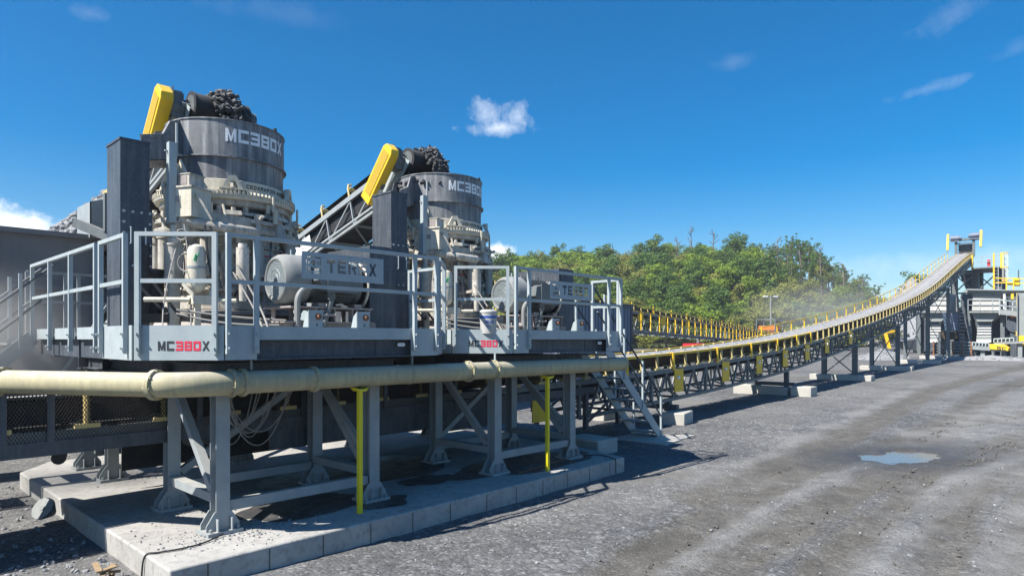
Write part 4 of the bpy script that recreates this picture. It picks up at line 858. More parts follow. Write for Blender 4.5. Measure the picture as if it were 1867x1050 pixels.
# ------------------------------------------------------------------ cut-out signs on the front rails
def sign(x0, w, h, z0, name_label):
    k = w / 1.17; lp = [[(0, 0), (w, 0), (w, h), (0, h)]]
    def P(pts, ox, oy, s): lp.append([(ox + a * s, oy + b_ * s) for a, b_ in pts])
    e = .20 * k; ox, oy = .055 * k, h - .055 * k - e                 # emblem: square ring with diamonds over a bar
    rg = .016
    for a0, a1, b0, b1 in ((0, .45, .93, 1), (.55, 1, .93, 1), (0, .45, 0, .07), (.55, 1, 0, .07)): P([(a0, b0), (a1, b0), (a1, b1), (a0, b1)], ox, oy, e)
    for a0, a1 in ((0, .07), (.93, 1)):
        for b0, b1 in ((.12, .45), (.55, .88)): P([(a0, b0), (a1, b0), (a1, b1), (a0, b1)], ox, oy, e)
    P([(.14, .14), (.86, .14), (.86, .38), (.14, .38)], ox, oy, e); P([(.5, .46), (.70, .66), (.5, .86), (.30, .66)], ox, oy, e); P([(.13, .48), (.28, .64), (.13, .80)], ox, oy, e); P([(.87, .48), (.87, .80), (.72, .64)], ox, oy, e)
    lh, lw = .165 * k, .125 * k; y0 = h / 2 - lh / 2 + .01; x = .33 * k
    for c in 'TEREX':
        if c == 'T': shp = [[(0, 1), (0, .72), (.36, .72), (.36, 0), (.68, 0), (.68, .72), (1, .72), (1, 1)]]
        if c == 'E': shp = [[(0, 0), (1, 0), (1, .24), (.3, .24), (.3, .39), (.92, .39), (.92, .61), (.3, .61), (.3, .76), (1, .76), (1, 1), (0, 1)]]
        if c == 'R': shp = [[(0, 0), (.3, 0), (.3, 1), (0, 1)], [(.38, 1), (.38, .76), (.68, .76), (.72, .70), (.68, .60), (.38, .60), (.38, .38), (.52, .38), (.70, 0), (1.02, 0), (.84, .42), (1, .52), (1, .88), (.88, 1)]]
        if c == 'X': shp = [[(0, 0), (.33, 0), (.5, .28), (.67, 0), (1, 0), (.68, .5), (1, 1), (.67, 1), (.5, .72), (.33, 1), (0, 1), (.32, .5)]]
        for s in shp: lp.append([(x + a * lw, y0 + b_ * lh) for a, b_ in s])
        x += lw * 1.22
    me = mesh_from_curve('cut_out_sign', lp, .006); me.materials.append(M['galv'])
    o = bpy.data.objects.new('cut_out_sign', me); COL.objects.link(o); o.location = (x0, 7.195, z0); o.rotation_euler = (R(90), 0, 0)
    tag(o, name_label, 'sign', 'cut-out signs on the railings'); return o
sg = sign(3.97, 1.17, .325, 3.085, 'steel sign with letters TEREX cut through it on the railing of the nearer platform')
sg2 = sign(8.55, 1.17, .30, 3.05, 'steel sign with letters TEREX cut through it on the railing of the farther platform')

# ------------------------------------------------------------------ feed conveyors that load the crushers
def feed_conveyor():
    t = thing('feed_conveyor', (CX, 16.0, 0), 'dark feed conveyor with yellow drive guard tipping rock into the nearer crusher', 'conveyor', 'feed conveyors over the crushers')
    s = R(15.6); hy, hz = 11.42, 6.22; ux = Vector((0, math.cos(s), -math.sin(s))); un = Vector((0, math.sin(s), math.cos(s))); H = Vector((CX, hy, hz)); ln = 9.5
    def at_(l, w, h): return H + ux * l + Vector((w, 0, 0)) + un * h
    pr = .245
    b = MB(); b.cyl(at_(0, -.46, 0), at_(0, .46, 0), pr, 32); b.cyl(at_(0, -.48, 0), at_(0, -.46, 0), pr + .012, 32); hp = b.build('head_pulley', 'rubber', t)
    b = MB(); b.cyl(at_(0, -.62, 0), at_(0, .60, 0), .05, 12); b.cyl(at_(0, .50, 0), at_(0, .60, 0), .15, 14); b.cyl(at_(0, -.485, 0), at_(0, -.47, 0), .19, 24); b.build('shaft', 'motor', hp)
    b = MB(); W2 = .40
    top = [at_(0, 0, pr + .014) - Vector((0, 0, 0))]; th = .012
    prof = [(-W2, .10), (-W2 * .5, .0), (W2 * .5, .0), (W2, .10)]
    for l0, l1 in ((.9, ln),):
        vs = []
        for l in (l0, l1):
            for w, h in prof: vs.append(at_(l, w, pr + .02 + h))
            for w, h in prof: vs.append(at_(l, w, pr + .008 + h))
        b.add(vs, [(i, i + 1, i + 9, i + 8) for i in range(3)] + [(i + 4, i + 12, i + 13, i + 5) for i in range(3)])
    vs = [at_(0, w, pr + .015) for w in (-W2, -W2 * .5, W2 * .5, W2)] + [at_(.9, w, pr + .02 + h) for w, h in prof]
    b.add(vs, [(0, 1, 5, 4), (1, 2, 6, 5), (2, 3, 7, 6)])
    b.hexa([at_(0, -W2, -pr - .014), at_(ln, -W2, -pr - .014), at_(ln, W2, -pr - .014), at_(0, W2, -pr - .014), at_(0, -W2, -pr - .002), at_(ln, -W2, -pr - .002), at_(ln, W2, -pr - .002), at_(0, W2, -pr - .002)])
    b.build('belt', 'rubber', t)
    b = MB()
    for sg_ in (-1, 1):
        b.bar(at_(.15, sg_ * .52, .06), at_(ln, sg_ * .52, .06), .07, .12, un); b.bar(at_(1.1, sg_ * .52, -.62), at_(ln, sg_ * .52, -.62), .06, .06, un); b.bar(at_(1.1, sg_ * .52, -.50), at_(ln, sg_ * .52, -.50), .04, .05, un)
        b.bar(at_(.2, sg_ * .52, .02), at_(1.1, sg_ * .52, -.62), .06, .06)
        l = 1.1; k = 0
        while l < ln - .6:
            b.bar(at_(l, sg_ * .52, .0), at_(l, sg_ * .52, -.6), .035, .035); b.bar(at_(l, sg_ * .52, .0), at_(l + 1.1, sg_ * .52, -.6), .03, .03); l += 1.1; k += 1
    l = 1.1
    while l < ln: b.bar(at_(l, -.52, -.62), at_(l, .52, -.62), .05, .05); b.bar(at_(l, -.52, -.62), at_(l + 1.0, .52, -.62), .035, .035); l += 1.1
    b.build('truss', 'galv_dusty', t)
    for sg_ in (-1, 1):
        b = MB(); b.extrude([at_(1.0, sg_ * .44, -.36), at_(ln, sg_ * .44, -.36), at_(ln, sg_ * .44, .06), at_(1.0, sg_ * .44, .06)], (.01, 0, 0)); b.build('side_sheet', 'black', t)
    l = .95
    while l < ln:
        b = MB()
        for sg_ in (-1, 1):
            b.tube([at_(l, sg_ * .53, .08), at_(l, sg_ * .53, .34), at_(l, sg_ * .50, .42), at_(l, sg_ * .42, .43)], .026, 8); b.cyl(at_(l, sg_ * .20, pr - .06), at_(l, sg_ * .50, pr + .08), .055, 10)
        b.cyl(at_(l, -.19, pr - .065), at_(l, .19, pr - .065), .055, 10); b.build('idler', 'idler', t); l += 1.25
    b = MB(); b.add([at_(1.2, -.5, -.54), at_(6.4, -.5, -.54), at_(6.4, .5, -.54), at_(1.2, .5, -.54), at_(1.2, -.5, -.53), at_(6.4, -.5, -.53), at_(6.4, .5, -.53), at_(1.2, .5, -.53)], [(0, 3, 2, 1), (4, 5, 6, 7), (0, 1, 5, 4), (1, 2, 6, 5), (2, 3, 7, 6), (3, 0, 4, 7)]); b.build('under_tray', 'black', t)
    # yellow drive guard with gearbox behind it
    g0, gx = Vector((CX - .97, 11.40, 6.42)), Vector((0, math.cos(R(48)), -math.sin(R(48)))); gn = Vector((0, math.sin(R(48)), math.cos(R(48))))
    def gp(l, h, w): return g0 + gx * l + gn * h + Vector((w, 0, 0))
    b = MB(); poly = [gp(0, -.13, 0), gp(.10, -.20, 0), gp(1.36, -.20, 0), gp(1.36, .17, 0), gp(.10, .17, 0), gp(0, .10, 0)]
    b.extrude(poly, (.20, 0, 0)); yg = b.build('drive_guard', 'yellow', t, bevel=.012)
    b = MB(); poly = [gp(.13, -.13, -.004), gp(1.18, -.13, -.004), gp(1.18, .10, -.004), gp(.13, .10, -.004)]; b.extrude(poly, (-.006, 0, 0)); b.build('mesh_panel', material('yellow_mesh_panel', (.52, .33, .02), .6, 0, (.36, .25, .04), 40, .9), yg)
    b = MB(); b.extrude([gp(.80, -.204, .10), gp(.92, -.204, .10), gp(.92, -.204, .20), gp(.80, -.204, .20)], gn * -.003); b.build('warning_sticker', 'motor', yg)
    b = MB(); b.extrude([gp(.93, -.204, .09), gp(1.03, -.204, .09), gp(1.03, -.204, .2), gp(.93, -.204, .2)], gn * -.003); b.build('warning_sticker', 'white', yg)
    b = MB(); c0 = gp(.30, 0, .2); b.cyl(c0, c0 + Vector((.20, 0, 0)), .20, 20); b.cyl(c0 + Vector((.2, 0, 0)), c0 + Vector((.40, 0, -.02)), .13, 16)
    b.bx(c0.x + .02, c0.x + .20, c0.y - .16, c0.y + .16, c0.z - .2, c0.z + .22); b.bx(c0.x + .06, c0.x + .2, c0.y - .10, c0.y + .10, c0.z + .22, c0.z + .27); b.cyl((c0.x + .08, c0.y, c0.z + .2), (c0.x + .08, c0.y, c0.z + .36), .016, 6)
    for k in range(3): b.cyl(c0 + Vector((.20 + .05 * k, 0, 0)), c0 + Vector((.22 + .05 * k, 0, 0)), .17, 18)
    b.build('gearbox', 'motor', t)
    b = MB()
    for sg_ in (-1, 1):
        b = MB(); b.extrude([at_(-.16, sg_ * .55, -.12), at_(.1, sg_ * .55, .16), at_(.22, sg_ * .55, .16), at_(.9, sg_ * .55, -.1), at_(.9, sg_ * .55, -.5), at_(.55, sg_ * .55, -.55)], (.016, 0, 0)); b.build('head_plate', 'galv', t)
    for (x, l0) in ((-.52, 8.0), (.52, 8.0), (-.52, 5.4), (.52, 5.4)):
        p = at_(l0, x, -.6); MB().bar(p, (p.x, p.y, -.22), .14, .14).build('leg', 'frame', t)
    p, q = at_(5.4, -.52, -.6), at_(5.4, .52, -.6); b = MB(); b.bar(p, (q.x, q.y, q.z - 1.6), .07, .07); b.bar(q, (p.x, p.y + .04, p.z - 1.6), .07, .07); b.build('brace', 'frame', t)
    return t, at_
fc1, fat = feed_conveyor()
fc2 = copy_tree(fc1, (DXU - .15, 0, 0)); fc2['label'] = 'dark feed conveyor with yellow drive guard, rising between the crushers to the farther one'
# sign board on the truss of the second feed conveyor
b = MB(); sh = Vector((DXU - .15, 0, 0)); b.extrude([fat(4.1, -.56, -.46) + sh, fat(5.0, -.56, -.46) + sh, fat(5.0, -.56, -.10) + sh, fat(4.1, -.56, -.10) + sh], (-.006, 0, 0)); sb = b.build('sign_board', 'white'); tag(sb, 'white name board on the truss of the conveyor between the crushers', 'sign')
b = MB(); dd = (fat(0, 0, 0) - fat(1, 0, 0)); nn = fat(0, 0, 1) - fat(0, 0, 0)
text_on_plane(b, 'KEMCO', fat(4.72, -.566, -.25) + sh, dd, .05, .055, .022, .002, None, nn); text_on_plane(b, 'EQUIPMENT', fat(4.80, -.566, -.36) + sh, dd, .045, .055, .02, .002, None, nn); b.build('lettering', 'cable', sb, smooth=False, recalc=False)
# rock riding over the head pulleys
rnd = random.Random(9)
for k, dx in enumerate((0, DXU - .15)):
    b = MB()
    for _ in range(760):
        l = rnd.uniform(-.42, 1.6); w = rnd.triangular(-.22, .32, .08); 
        if l > -.02: hgt = pr_h = .245 + rnd.uniform(0, .20) * (1 - abs(w - .08) / .42) + .01; p = fat(l, w, hgt)
        else:
            a = (-l / .42) * 1.5; rr = .27 + rnd.uniform(0, .16) * (1 - abs(w - .08) / .45); p = fat(0, w, 0) + Vector((0, -math.sin(a + .28) * rr, math.cos(a + .28) * rr)); 
        p.x += dx; b.rock(p, (.02 + .055 * rnd.random() ** 1.8), rnd, .8)
    for _ in range(150):
        p = Vector((CX + dx + rnd.triangular(-.2, .42, .1), 11.08 + rnd.uniform(-.16, .1), rnd.uniform(5.6, 6.3))); b.rock(p, rnd.uniform(.025, .06), rnd, .85)
    o = b.build('crushed_rock', 'rock_dark', smooth=False, recalc=False); tag(o, ('dark wet rock tipping over the pulley into the nearer crusher', 'dark wet rock tipping over the pulley into the farther crusher')[k], 'rock', kind='stuff')
    b = MB()
    for _ in range(260):
        a, r_ = rnd.uniform(0, 6.28), .8 * math.sqrt(rnd.random()); b.rock((CX + dx + r_ * math.cos(a), CY + r_ * math.sin(a), 5.55 + .25 * (1 - r_) + rnd.uniform(-.05, .05)), rnd.uniform(.03, .07), rnd, .85)
    o = b.build('hopper_rock', 'rock_dark', smooth=False, recalc=False); tag(o, ('dark rock lying inside the hopper of the nearer crusher', 'dark rock lying inside the hopper of the farther crusher')[k], 'rock', kind='stuff')

# the crushing units are shrunk about the camera position to fit view and shadows, with the deck 2.45 m above the yard
UNIT = .92
def shrink_about_camera(o):
    o.location = Vector(o.location) * UNIT + Vector((0, 0, .19)); o.scale = Vector(o.scale) * UNIT
for o in list(bpy.data.objects):
    if o.parent is None and o.get('category') in ('platform', 'crusher', 'chute', 'motor', 'machine guard', 'sign', 'rock') or (o.parent is None and o.name.startswith('feed_conveyor')):
        shrink_about_camera(o)

# ------------------------------------------------------------------ beige pipe along the front
t = thing('beige_pipe', (6.4, 6.86, 1.91), 'long dusty beige pipe with flanges running along the front of both platforms', 'pipe')
PR, PZ = .123, 1.905
bend = [Vector((1.33, 8.73, PZ + .01)), Vector((1.8, 7.9, PZ)), Vector((2.34, 7.12, PZ))]
b = MB(); b.tube([Vector((.8, 10.6, PZ)), bend[0], bend[2]], PR, 32); b.build('pipe_section', 'beige', t)
q0, q1 = Vector((2.34, 7.12, PZ)), Vector((2.98, 6.86, PZ)); q_m = Vector((2.52, 6.86, PZ))
b = MB(); b.tube([(q0 * (1 - s) ** 2 + q_m * 2 * s * (1 - s) + q1 * s * s) for s in [i / 8 for i in range(9)]], PR + .004, 32); b.build('elbow', 'beige', t)
for x0, x1 in ((2.98, 3.93), (3.93, 6.9), (6.9, 9.6), (9.6, 10.2)):
    MB().cyl((x0 + .002, 6.86, PZ), (x1 - .002, 6.86, PZ), PR, 32).build('pipe_section', 'beige', t)
def flange(p, d, r=.155, th=.022):
    p, d = Vector(p), Vector(d).normalized(); b = MB(); b.cyl(p - d * th, p - d * .001, r, 32); b.cyl(p + d * .001, p + d * th, r, 32)
    a = d.orthogonal().normalized(); c = d.cross(a)
    for k in range(8): w = (a * math.cos(k * .785 + .3) + c * math.sin(k * .785 + .3)) * (r - .014); b.cyl(p + w - d * (th + .014), p + w + d * (th + .014), .010, 6)
    b.build('flange', 'beige', t)
for x in (2.98, 3.10, 3.93, 6.35, 6.86): flange((x, 6.86, PZ), (1, 0, 0), .15, .016)
for x in (5.3, 9.4): flange((x, 6.86, PZ), (1, 0, 0), .132, .012)
flange(q0, (.54, -.84, 0)); flange((1.36, 8.68, PZ + .01), (.5, -.87, 0))
b = MB(); b.cyl((10.201, 6.86, PZ), (10.235, 6.86, PZ), PR + .004, 32); b.build('end_cap', 'beige', t)
for x in (3.2, 5.36, 6.9): MB().bar((x, 6.87, PZ + .13), (x, 6.87, 2.15), .014, .03).build('hanger', 'galv', t)
for i, x in enumerate((4.54, 8.06)):
    y = 6.84
    s = thing('pipe_support', (x, y, .25), ('bright yellow post under the pipe, in front of the nearer leg frame', 'bright yellow post under the pipe, in front of the farther leg frame')[i], 'post', 'yellow pipe posts')
    MB().bx(x - .026, x + .026, y - .026, y + .026, .25, PZ - PR - .045).build('post', 'lemon', s)
    b = MB(); zt = PZ - PR; b.extrude([(x - .09, y - .07, zt - .005), (x - .05, y - .07, zt - .05), (x + .05, y - .07, zt - .05), (x + .09, y - .07, zt - .005), (x + .05, y - .07, zt - .022), (x - .05, y - .07, zt - .022)], (0, .14, 0)); b.build('saddle', 'lemon', s)

# ------------------------------------------------------------------ long product conveyor
CS = .045
def cpt(x, w, z): return Vector((x - w * CS, 8.65 + CS * x + w, z))
ZB = [(-6, 1.72), (8, 1.74), (13.9, 1.84), (16.5, 1.92), (20.9, 2.08), (25.1, 2.31), (27.6, 2.46), (31.3, 2.80), (38.2, 3.44), (48, 4.58), (57, 5.9), (63, 7.05), (70.8, 8.75), (78, 10.3), (85.3, 11.66), (90, 12.4)]
def zb(x):
    for (a, za), (c, zc) in zip(ZB, ZB[1:]):
        if x <= c: return za + (zc - za) * (x - a) / (c - a)
    return ZB[-1][1]
def zs(x): return sum(zb(x + k) for k in (-3, -1.5, 0, 1.5, 3)) / 5
CW = 1.45
pc = thing('product_conveyor', (13.0, 9.9, 0), 'long grey belt conveyor with yellow edge rails curving up to the tower on the right', 'conveyor')
XS = [x * 1.0 for x in range(-6, 85)] + [85]
b = MB()
def sweep(b, xs, prof, closed=True):
    """prof: list of (w, dz) carried along the belt line"""
    o = len(b.v); n = len(prof)
    for x in xs:
        z = zs(x); sl = (zs(x + .5) - zs(x - .5)); ca = 1 / math.sqrt(1 + sl * sl)
        for w, dz in prof: b.v.append(tuple(cpt(x - dz * sl * ca, w, z + dz * ca)))
    for i in range(len(xs) - 1):
        for k in range(n if closed else n - 1):
            k2 = (k + 1) % n; b.f.append((o + i * n + k, o + i * n + k2, o + (i + 1) * n + k2, o + (i + 1) * n + k)); b.m.append(b.mi)
    if closed: b.f.append(tuple(o + k for k in reversed(range(n)))); b.f.append(tuple(o + (len(xs) - 1) * n + k for k in range(n))); b.m += [b.mi] * 2
    return b
sweep(b, XS, [(.10, .0), (.36, -.10), (CW - .36, -.10), (CW - .10, .0), (CW - .10, -.02), (CW - .36, -.125), (.36, -.125), (.10, -.02)]).build('belt', 'belt', pc)
b = MB(); sweep(b, XS, [(.42, -.085), (.62, -.03), (CW / 2, -.005), (CW - .62, -.03), (CW - .42, -.085), (CW / 2, -.112)]).build('carried_stone', 'belt', pc)
b = MB(); sweep(b, XS, [(.2, -.62), (CW - .2, -.62), (CW - .2, -.64), (.2, -.64)]).build('return_belt', 'rubber', pc)
b = MB(); sweep(b, XS, [(.12, -.06), (.13, -.06), (.30, -.33), (.29, -.33)]); sweep(b, XS, [(CW - .12, -.06), (CW - .13, -.06), (CW - .30, -.33), (CW - .29, -.33)]); sweep(b, XS, [(.3, -.34), (CW - .3, -.34), (CW - .3, -.35), (.3, -.35)]); b.build('skirt', 'brown', pc)
for w in (.03, CW - .03):
    b = MB(); sweep(b, [x for x in XS if 10 <= x <= 29], [(w - .03, -.02), (w + .03, -.02), (w + .03, .045), (w - .03, .045)]); b.build('edge_rail', 'yellow', pc)
    b = MB(); sweep(b, XS, [(w - .05, -.50), (w + .05, -.50), (w + .05, -.38), (w - .05, -.38)]); b.build('stringer', 'frame', pc)
b = MB(); sweep(b, [x for x in XS if x >= 29], [(-.01, -.385), (.08, -.385), (.08, -.365), (-.01, -.365)]); b.build('cable_tray', 'idler', pc)
XT = [x for x in XS if x >= 12]
for w in (.05, CW - .05):
    b = MB(); sweep(b, XT, [(w - .04, -1.30), (w + .04, -1.30), (w + .04, -1.21), (w - .04, -1.21)])
    x = 12.0; k = 0
    while x < 84:
        z, z2 = zs(x), zs(x + .75); b.bar(cpt(x, w, z - .48), cpt(x + .42, w, zs(x + .42) - 1.22), .05, .05); b.bar(cpt(x + .84, w, zs(x + .84) - .48), cpt(x + .42, w, zs(x + .42) - 1.22), .05, .05)
        if k % 4 == 0: b.bar(cpt(x, w, z - .48), cpt(x, w, z - 1.22), .09, .07)
        x += .84; k += 1
    b.build('truss', 'frame', pc)
b = MB(); x = 12.0
while x < 84:
    b.bar(cpt(x, .05, zs(x) - 1.25), cpt(x, CW - .05, zs(x) - 1.25), .06, .06); b.bar(cpt(x, .05, zs(x) - 1.25), cpt(x + 1.68, CW - .05, zs(x + 1.68) - 1.25), .04, .04); x += 1.68
b.build('cross_bracing', 'frame', pc)
b = MB(); x = 12.6
while x < 84: b.cyl(cpt(x, .12, zs(x) - .68), cpt(x, CW - .12, zs(x) - .68), .055, 8); x += 2.6
b.build('return_roller', 'white', pc)
x = 1.3; idl = None; n = 0
while x < 84.5:
    z = zs(x)
    if idl is None:
        b = MB(); b.mi = 0
        for w, sg_ in ((.02, 1), (CW - .02, -1)):
            b.tube([(0, w, -.38), (0, w, -.07), (.0, w + sg_ * .02, .0), (-.04, w + sg_ * .05, .03), (-.11, w + sg_ * .08, .03)], .036, 8); b.bx(-.13, .13, w - .045 if sg_ > 0 else w - .045, w + .045, -.385, -.335)
        b.mi = 1; b.cyl((0, .14, -.07), (0, .44, -.20), .06, 10); b.cyl((0, CW - .14, -.07), (0, CW - .44, -.20), .06, 10); b.cyl((0, .45, -.20), (0, CW - .45, -.20), .06, 10); b.mi = 0; b.bx(-.03, .03, .06, CW - .06, -.345, -.30)
        idl = b.build('idler', ['idler', 'rubber']); idl.parent = pc
        o = idl
    else: o = idl.copy(); COL.objects.link(o)
    o.location = cpt(x, 0, z) - pc.location; sl = zs(x + .5) - zs(x - .5); o.rotation_euler = (0, -math.atan(sl), math.atan(CS)); x += .842; n += 1
for x in [13.95, 16.45, 19.4, 22.2, 24.8, 27.0, 28.8]:
    b = MB(); z = zs(x); b.bar(cpt(x, -.045, z - .44), cpt(x, -.045, z + .05), .10, .03); b.bar(cpt(x, -.02, z + .04), cpt(x, .1, z + .04), .06, .03); b.build('hoop', 'yellow', pc)
for x in [16.75, 20.0, 22.9, 25.6, 28.3, 31.1, 35.1]:
    b = MB(); z = zs(x); p = cpt(x, -.05, z - .42); b.bx(p.x - .24, p.x + .24, p.y - .012, p.y + .012, p.z - .64, p.z); o = b.build('guard_plate', 'yellow', pc)
    b = MB(); b.cyl(cpt(x - .1, -.12, z - .66), cpt(x - .1, -.045, z - .66), .05, 10); b.build('roller_end', 'white', o)
# hand rail on the far side of the upper part
def rail_line(name, xs, w, z0, parent, mt='yellow', hgt=1.0, every=2):
    b = MB(); sweep(b, xs, [(w - .02, z0 + hgt - .04), (w + .02, z0 + hgt - .04), (w + .02, z0 + hgt), (w - .02, z0 + hgt)]); sweep(b, xs, [(w - .016, z0 + hgt / 2), (w + .016, z0 + hgt / 2), (w + .016, z0 + hgt / 2 + .03), (w - .016, z0 + hgt / 2 + .03)])
    for x in xs[::every]: b.bar(cpt(x, w, zs(x) + z0), cpt(x, w, zs(x) + z0 + hgt), .05, .04)
    return b.build(name, mt, parent)
rail_line('handrail', [x for x in XS if 29 <= x <= 83], CW + .65, -.72, pc)
b = MB(); sweep(b, [x for x in XS if 29 <= x <= 83], [(CW + .05, -.76), (CW + .72, -.76), (CW + .72, -.72), (CW + .05, -.72)]); b.build('walkway', 'galv_dusty', pc)
# mesh side guard under the crushers (left end)
for (x0, x1) in ((-1.2, .35), (.35, 1.78), (1.78, 2.2), (2.2, 4.9), (4.9, 8.0)):
    b = MB(); zt, z0 = 1.76, 1.24; pit = .034; dr = cpt(1, 0, 0) - cpt(0, 0, 0)
    def mp(x, z): return cpt(x, -.02, z)
    k = -int((zt - z0) / pit / .62) - 1; nn = int((x1 - x0) / pit) + 1; hgt = zt - z0; run = hgt * .62
    for i in range(-int(run / pit) - 1, nn + 1):
        for sg_ in (1, -1):
            a0 = x0 + i * pit; a1 = a0 + run
            lo, hi = max(a0, x0), min(a1, x1)
            if hi - lo < .004: continue
            f0, f1 = (lo - a0) / run, (hi - a0) / run
            za, zc = (z0 + hgt * f0, z0 + hgt * f1) if sg_ > 0 else (zt - hgt * f0, zt - hgt * f1)
            b.bar(mp(lo, za), mp(hi, zc), .0075, .005, (0, 1, 0))
    b.build('mesh_guard', 'black', pc, smooth=False, recalc=False)
b = MB()
for x in (-1.2, .35, 1.35, 1.78, 3.4, 4.9, 6.4, 8.0): b.bar(cpt(x, -.045, 1.20), cpt(x, -.045, 1.78), .07, .012, (0, 1, 0))
b.bar(cpt(-5, -.045, 1.77), cpt(8, -.045, 1.77), .03, .03); b.build('guard_frame', 'dark', pc)
b = MB(); b.bar(cpt(-5, CW + .05, 1.5), cpt(10, CW + .05, 1.5), .02, .56); b.bar(cpt(3.0, CW + .05, .86), cpt(10, CW + .05, .86), .02, .68); b.build('side_shade_plate', 'black', pc)  # lower plate added to block light from behind and keep the underside dark
b = MB(); b.bar(cpt(-5, CW / 2, 1.26), cpt(10, CW / 2, 1.26), CW - .1, .02); b.build('bottom_plate', 'black', pc)
b = MB(); b.bar(cpt(4.4, .03, .95), cpt(7.6, .03, .95), .03, .30); b.bar(cpt(7.7, .03, .90), cpt(9.6, .03, .90), .03, .42); b.build('skirt_plate', 'dark', pc)
for x in (CX * UNIT, (CX + DXU) * UNIT):
    b = MB(); b.hexa([(x - .5, 9.0, 1.77), (x + .5, 9.0, 1.77), (x + .5, 10.1, 1.77), (x - .5, 10.1, 1.77), (x - .85, 9.3, 2.42), (x + .85, 9.3, 2.42), (x + .85, 11.1, 2.42), (x - .85, 11.1, 2.42)]); b.build('discharge_chute', 'black', pc)  # chute boxes also put in to block light under the deck
b = MB(); b.bar(cpt(-5, .0, 1.16), cpt(12.5, .0, 1.16), .08, .16); b.build('side_beam', 'dark', pc)
b = MB(); b.bar(cpt(-5, CW, 1.16), cpt(12.5, CW, 1.16), .08, .16); b.build('side_beam', 'frame', pc)
for x in (3.8, 6.5): 
    b = MB(); b.bar(cpt(x, .7, 1.1), cpt(x, .7, .9), .5, .3); b.build('drip_tray', 'frame', pc)
b = MB(); p = cpt(2.0, .3, 1.02); b.tube([p + Vector((-.1, -.2, 0)), p + Vector((.1, .6, 0))], [.075, .075], 14); b.build('return_pulley', 'rubber', pc)
# trestles
def trestle(x, parent, hb=None, brace=True):
    zt = zs(x) - 1.32; g = ground_z(x, 9.5)
    for w in (.0, CW): 
        b = MB(); p = cpt(x, w, 0); b.hbeam((p.x, p.y, g + .26), (p.x, p.y, zt), .22, .22, (1, 0, 0), .025); b.bx(p.x - .18, p.x + .18, p.y - .18, p.y + .18, g + .25, g + .28); b.build('trestle_leg', 'frame', parent)
    b = MB(); b.bar(cpt(x, -.15, zt), cpt(x, CW + .15, zt), .2, .16)
    b.build('trestle_beam', 'frame', parent)
    if brace:
        n = 1 if zt - g < 4.2 else 2
        b = MB()
        for k in range(n):
            a, c = g + .35 + (zt - g - .5) * k / n, g + .35 + (zt - g - .5) * (k + 1) / n; b.bar(cpt(x - .03, .05, a), cpt(x - .03, CW - .05, c), .05, .05); b.bar(cpt(x + .03, CW - .05, a), cpt(x + .03, .05, c), .05, .05)
            b.bar(cpt(x, .05, c), cpt(x, CW - .05, c), .06, .06)
        b.build('brace', 'frame', parent)
for x in (36.1, 46.4, 57.0, 67.0): trestle(x, pc)
b = MB()
for x in (16.4, 26.2):
    g = ground_z(x, 9.5)
    for w in (.1, CW - .1): b.bar(cpt(x, w, g + .3), cpt(x, w, zs(x) - 1.25), .16, .16)
    b.bar(cpt(x, -.2, g + .42), cpt(x, CW + .2, g + .42), .14, .14)
b.build('low_support', 'dark', pc)
for w in (.0, CW):
    for x in (12.2, 13.6): MB().bar(cpt(x, w, .28), cpt(x, w, 1.2), .10, .10).build('trestle_leg', 'dark', pc)
b = MB(); b.bar(cpt(12.2, 0, .4), cpt(13.6, 0, 1.05), .05, .05); b.bar(cpt(12.2, CW, .4), cpt(13.6, CW, 1.05), .05, .05); b.bar(cpt(12.2, 0, 1.0), cpt(12.2, CW, .4), .05, .05); b.build('brace', 'dark', pc)
MB().bx(*[v for pr in zip(cpt(10.35, -.1, 0)[:2], cpt(10.35, -.1, 0)[:2]) for v in ()] or (10.2, 10.6, 9.06, 9.08, .62, 1.08)).build('guard_plate', 'yellow', pc)

# ------------------------------------------------------------------ concrete footings
def block(x, y, sx, sy, sz, label, rot=0, grp='concrete footing blocks'):
    b = MB(); b.bx(-sx / 2, sx / 2, -sy / 2, sy / 2, -.12, sz); o = b.build('concrete_block', 'block', None, bevel=.025); o.location = (x, y, ground_z(x, y)); o.rotation_euler.z = rot; tag(o, label, 'block', grp); return o
p = cpt(16.3, -.25, 0); block(p.x, p.y, .95, .6, .32, 'pale concrete block under the conveyor, right of the stairs foot', .25)
p = cpt(16.4, CW + .35, 0); block(p.x - .6, p.y + .1, .9, .7, .32, 'pale concrete block seen through the steps of the right stairs', .1)
block(11.25, 8.35, .7, .9, .30, 'dusty concrete footing at the slab end, under the dark conveyor legs')
p = cpt(26.2, -.55, 0); block(p.x, p.y, .8, .75, .36, 'near pale block of the low conveyor support, with dark beam behind it', .05)
p = cpt(26.2, CW + .2, 0); block(p.x, p.y, 1.0, .8, .36, 'far pale block of the low conveyor support, behind the dark beam', .05)
p = cpt(26.2, CW / 2, 0); block(p.x, p.y, .6, 1.5, .30, 'low dark concrete beam lying between two pale blocks below the conveyor', .05)
for i, x in enumerate((36.1, 46.4, 57.0, 67.0)):
    p = cpt(x, CW / 2 - .1, 0); block(p.x, p.y, .75, 2.9, .27, ('long concrete footing under the first tall trestle', 'long concrete footing under the second tall trestle', 'long concrete footing under the third tall trestle', 'long concrete footing under the farthest trestle by the tower')[i], .045)
b = MB(); b.prism([(12.9, 7.5), (14.9, 7.75), (14.7, 9.0), (12.75, 8.9)], -.1, .045); o = b.build('concrete_pad', 'block'); tag(o, kind='structure')

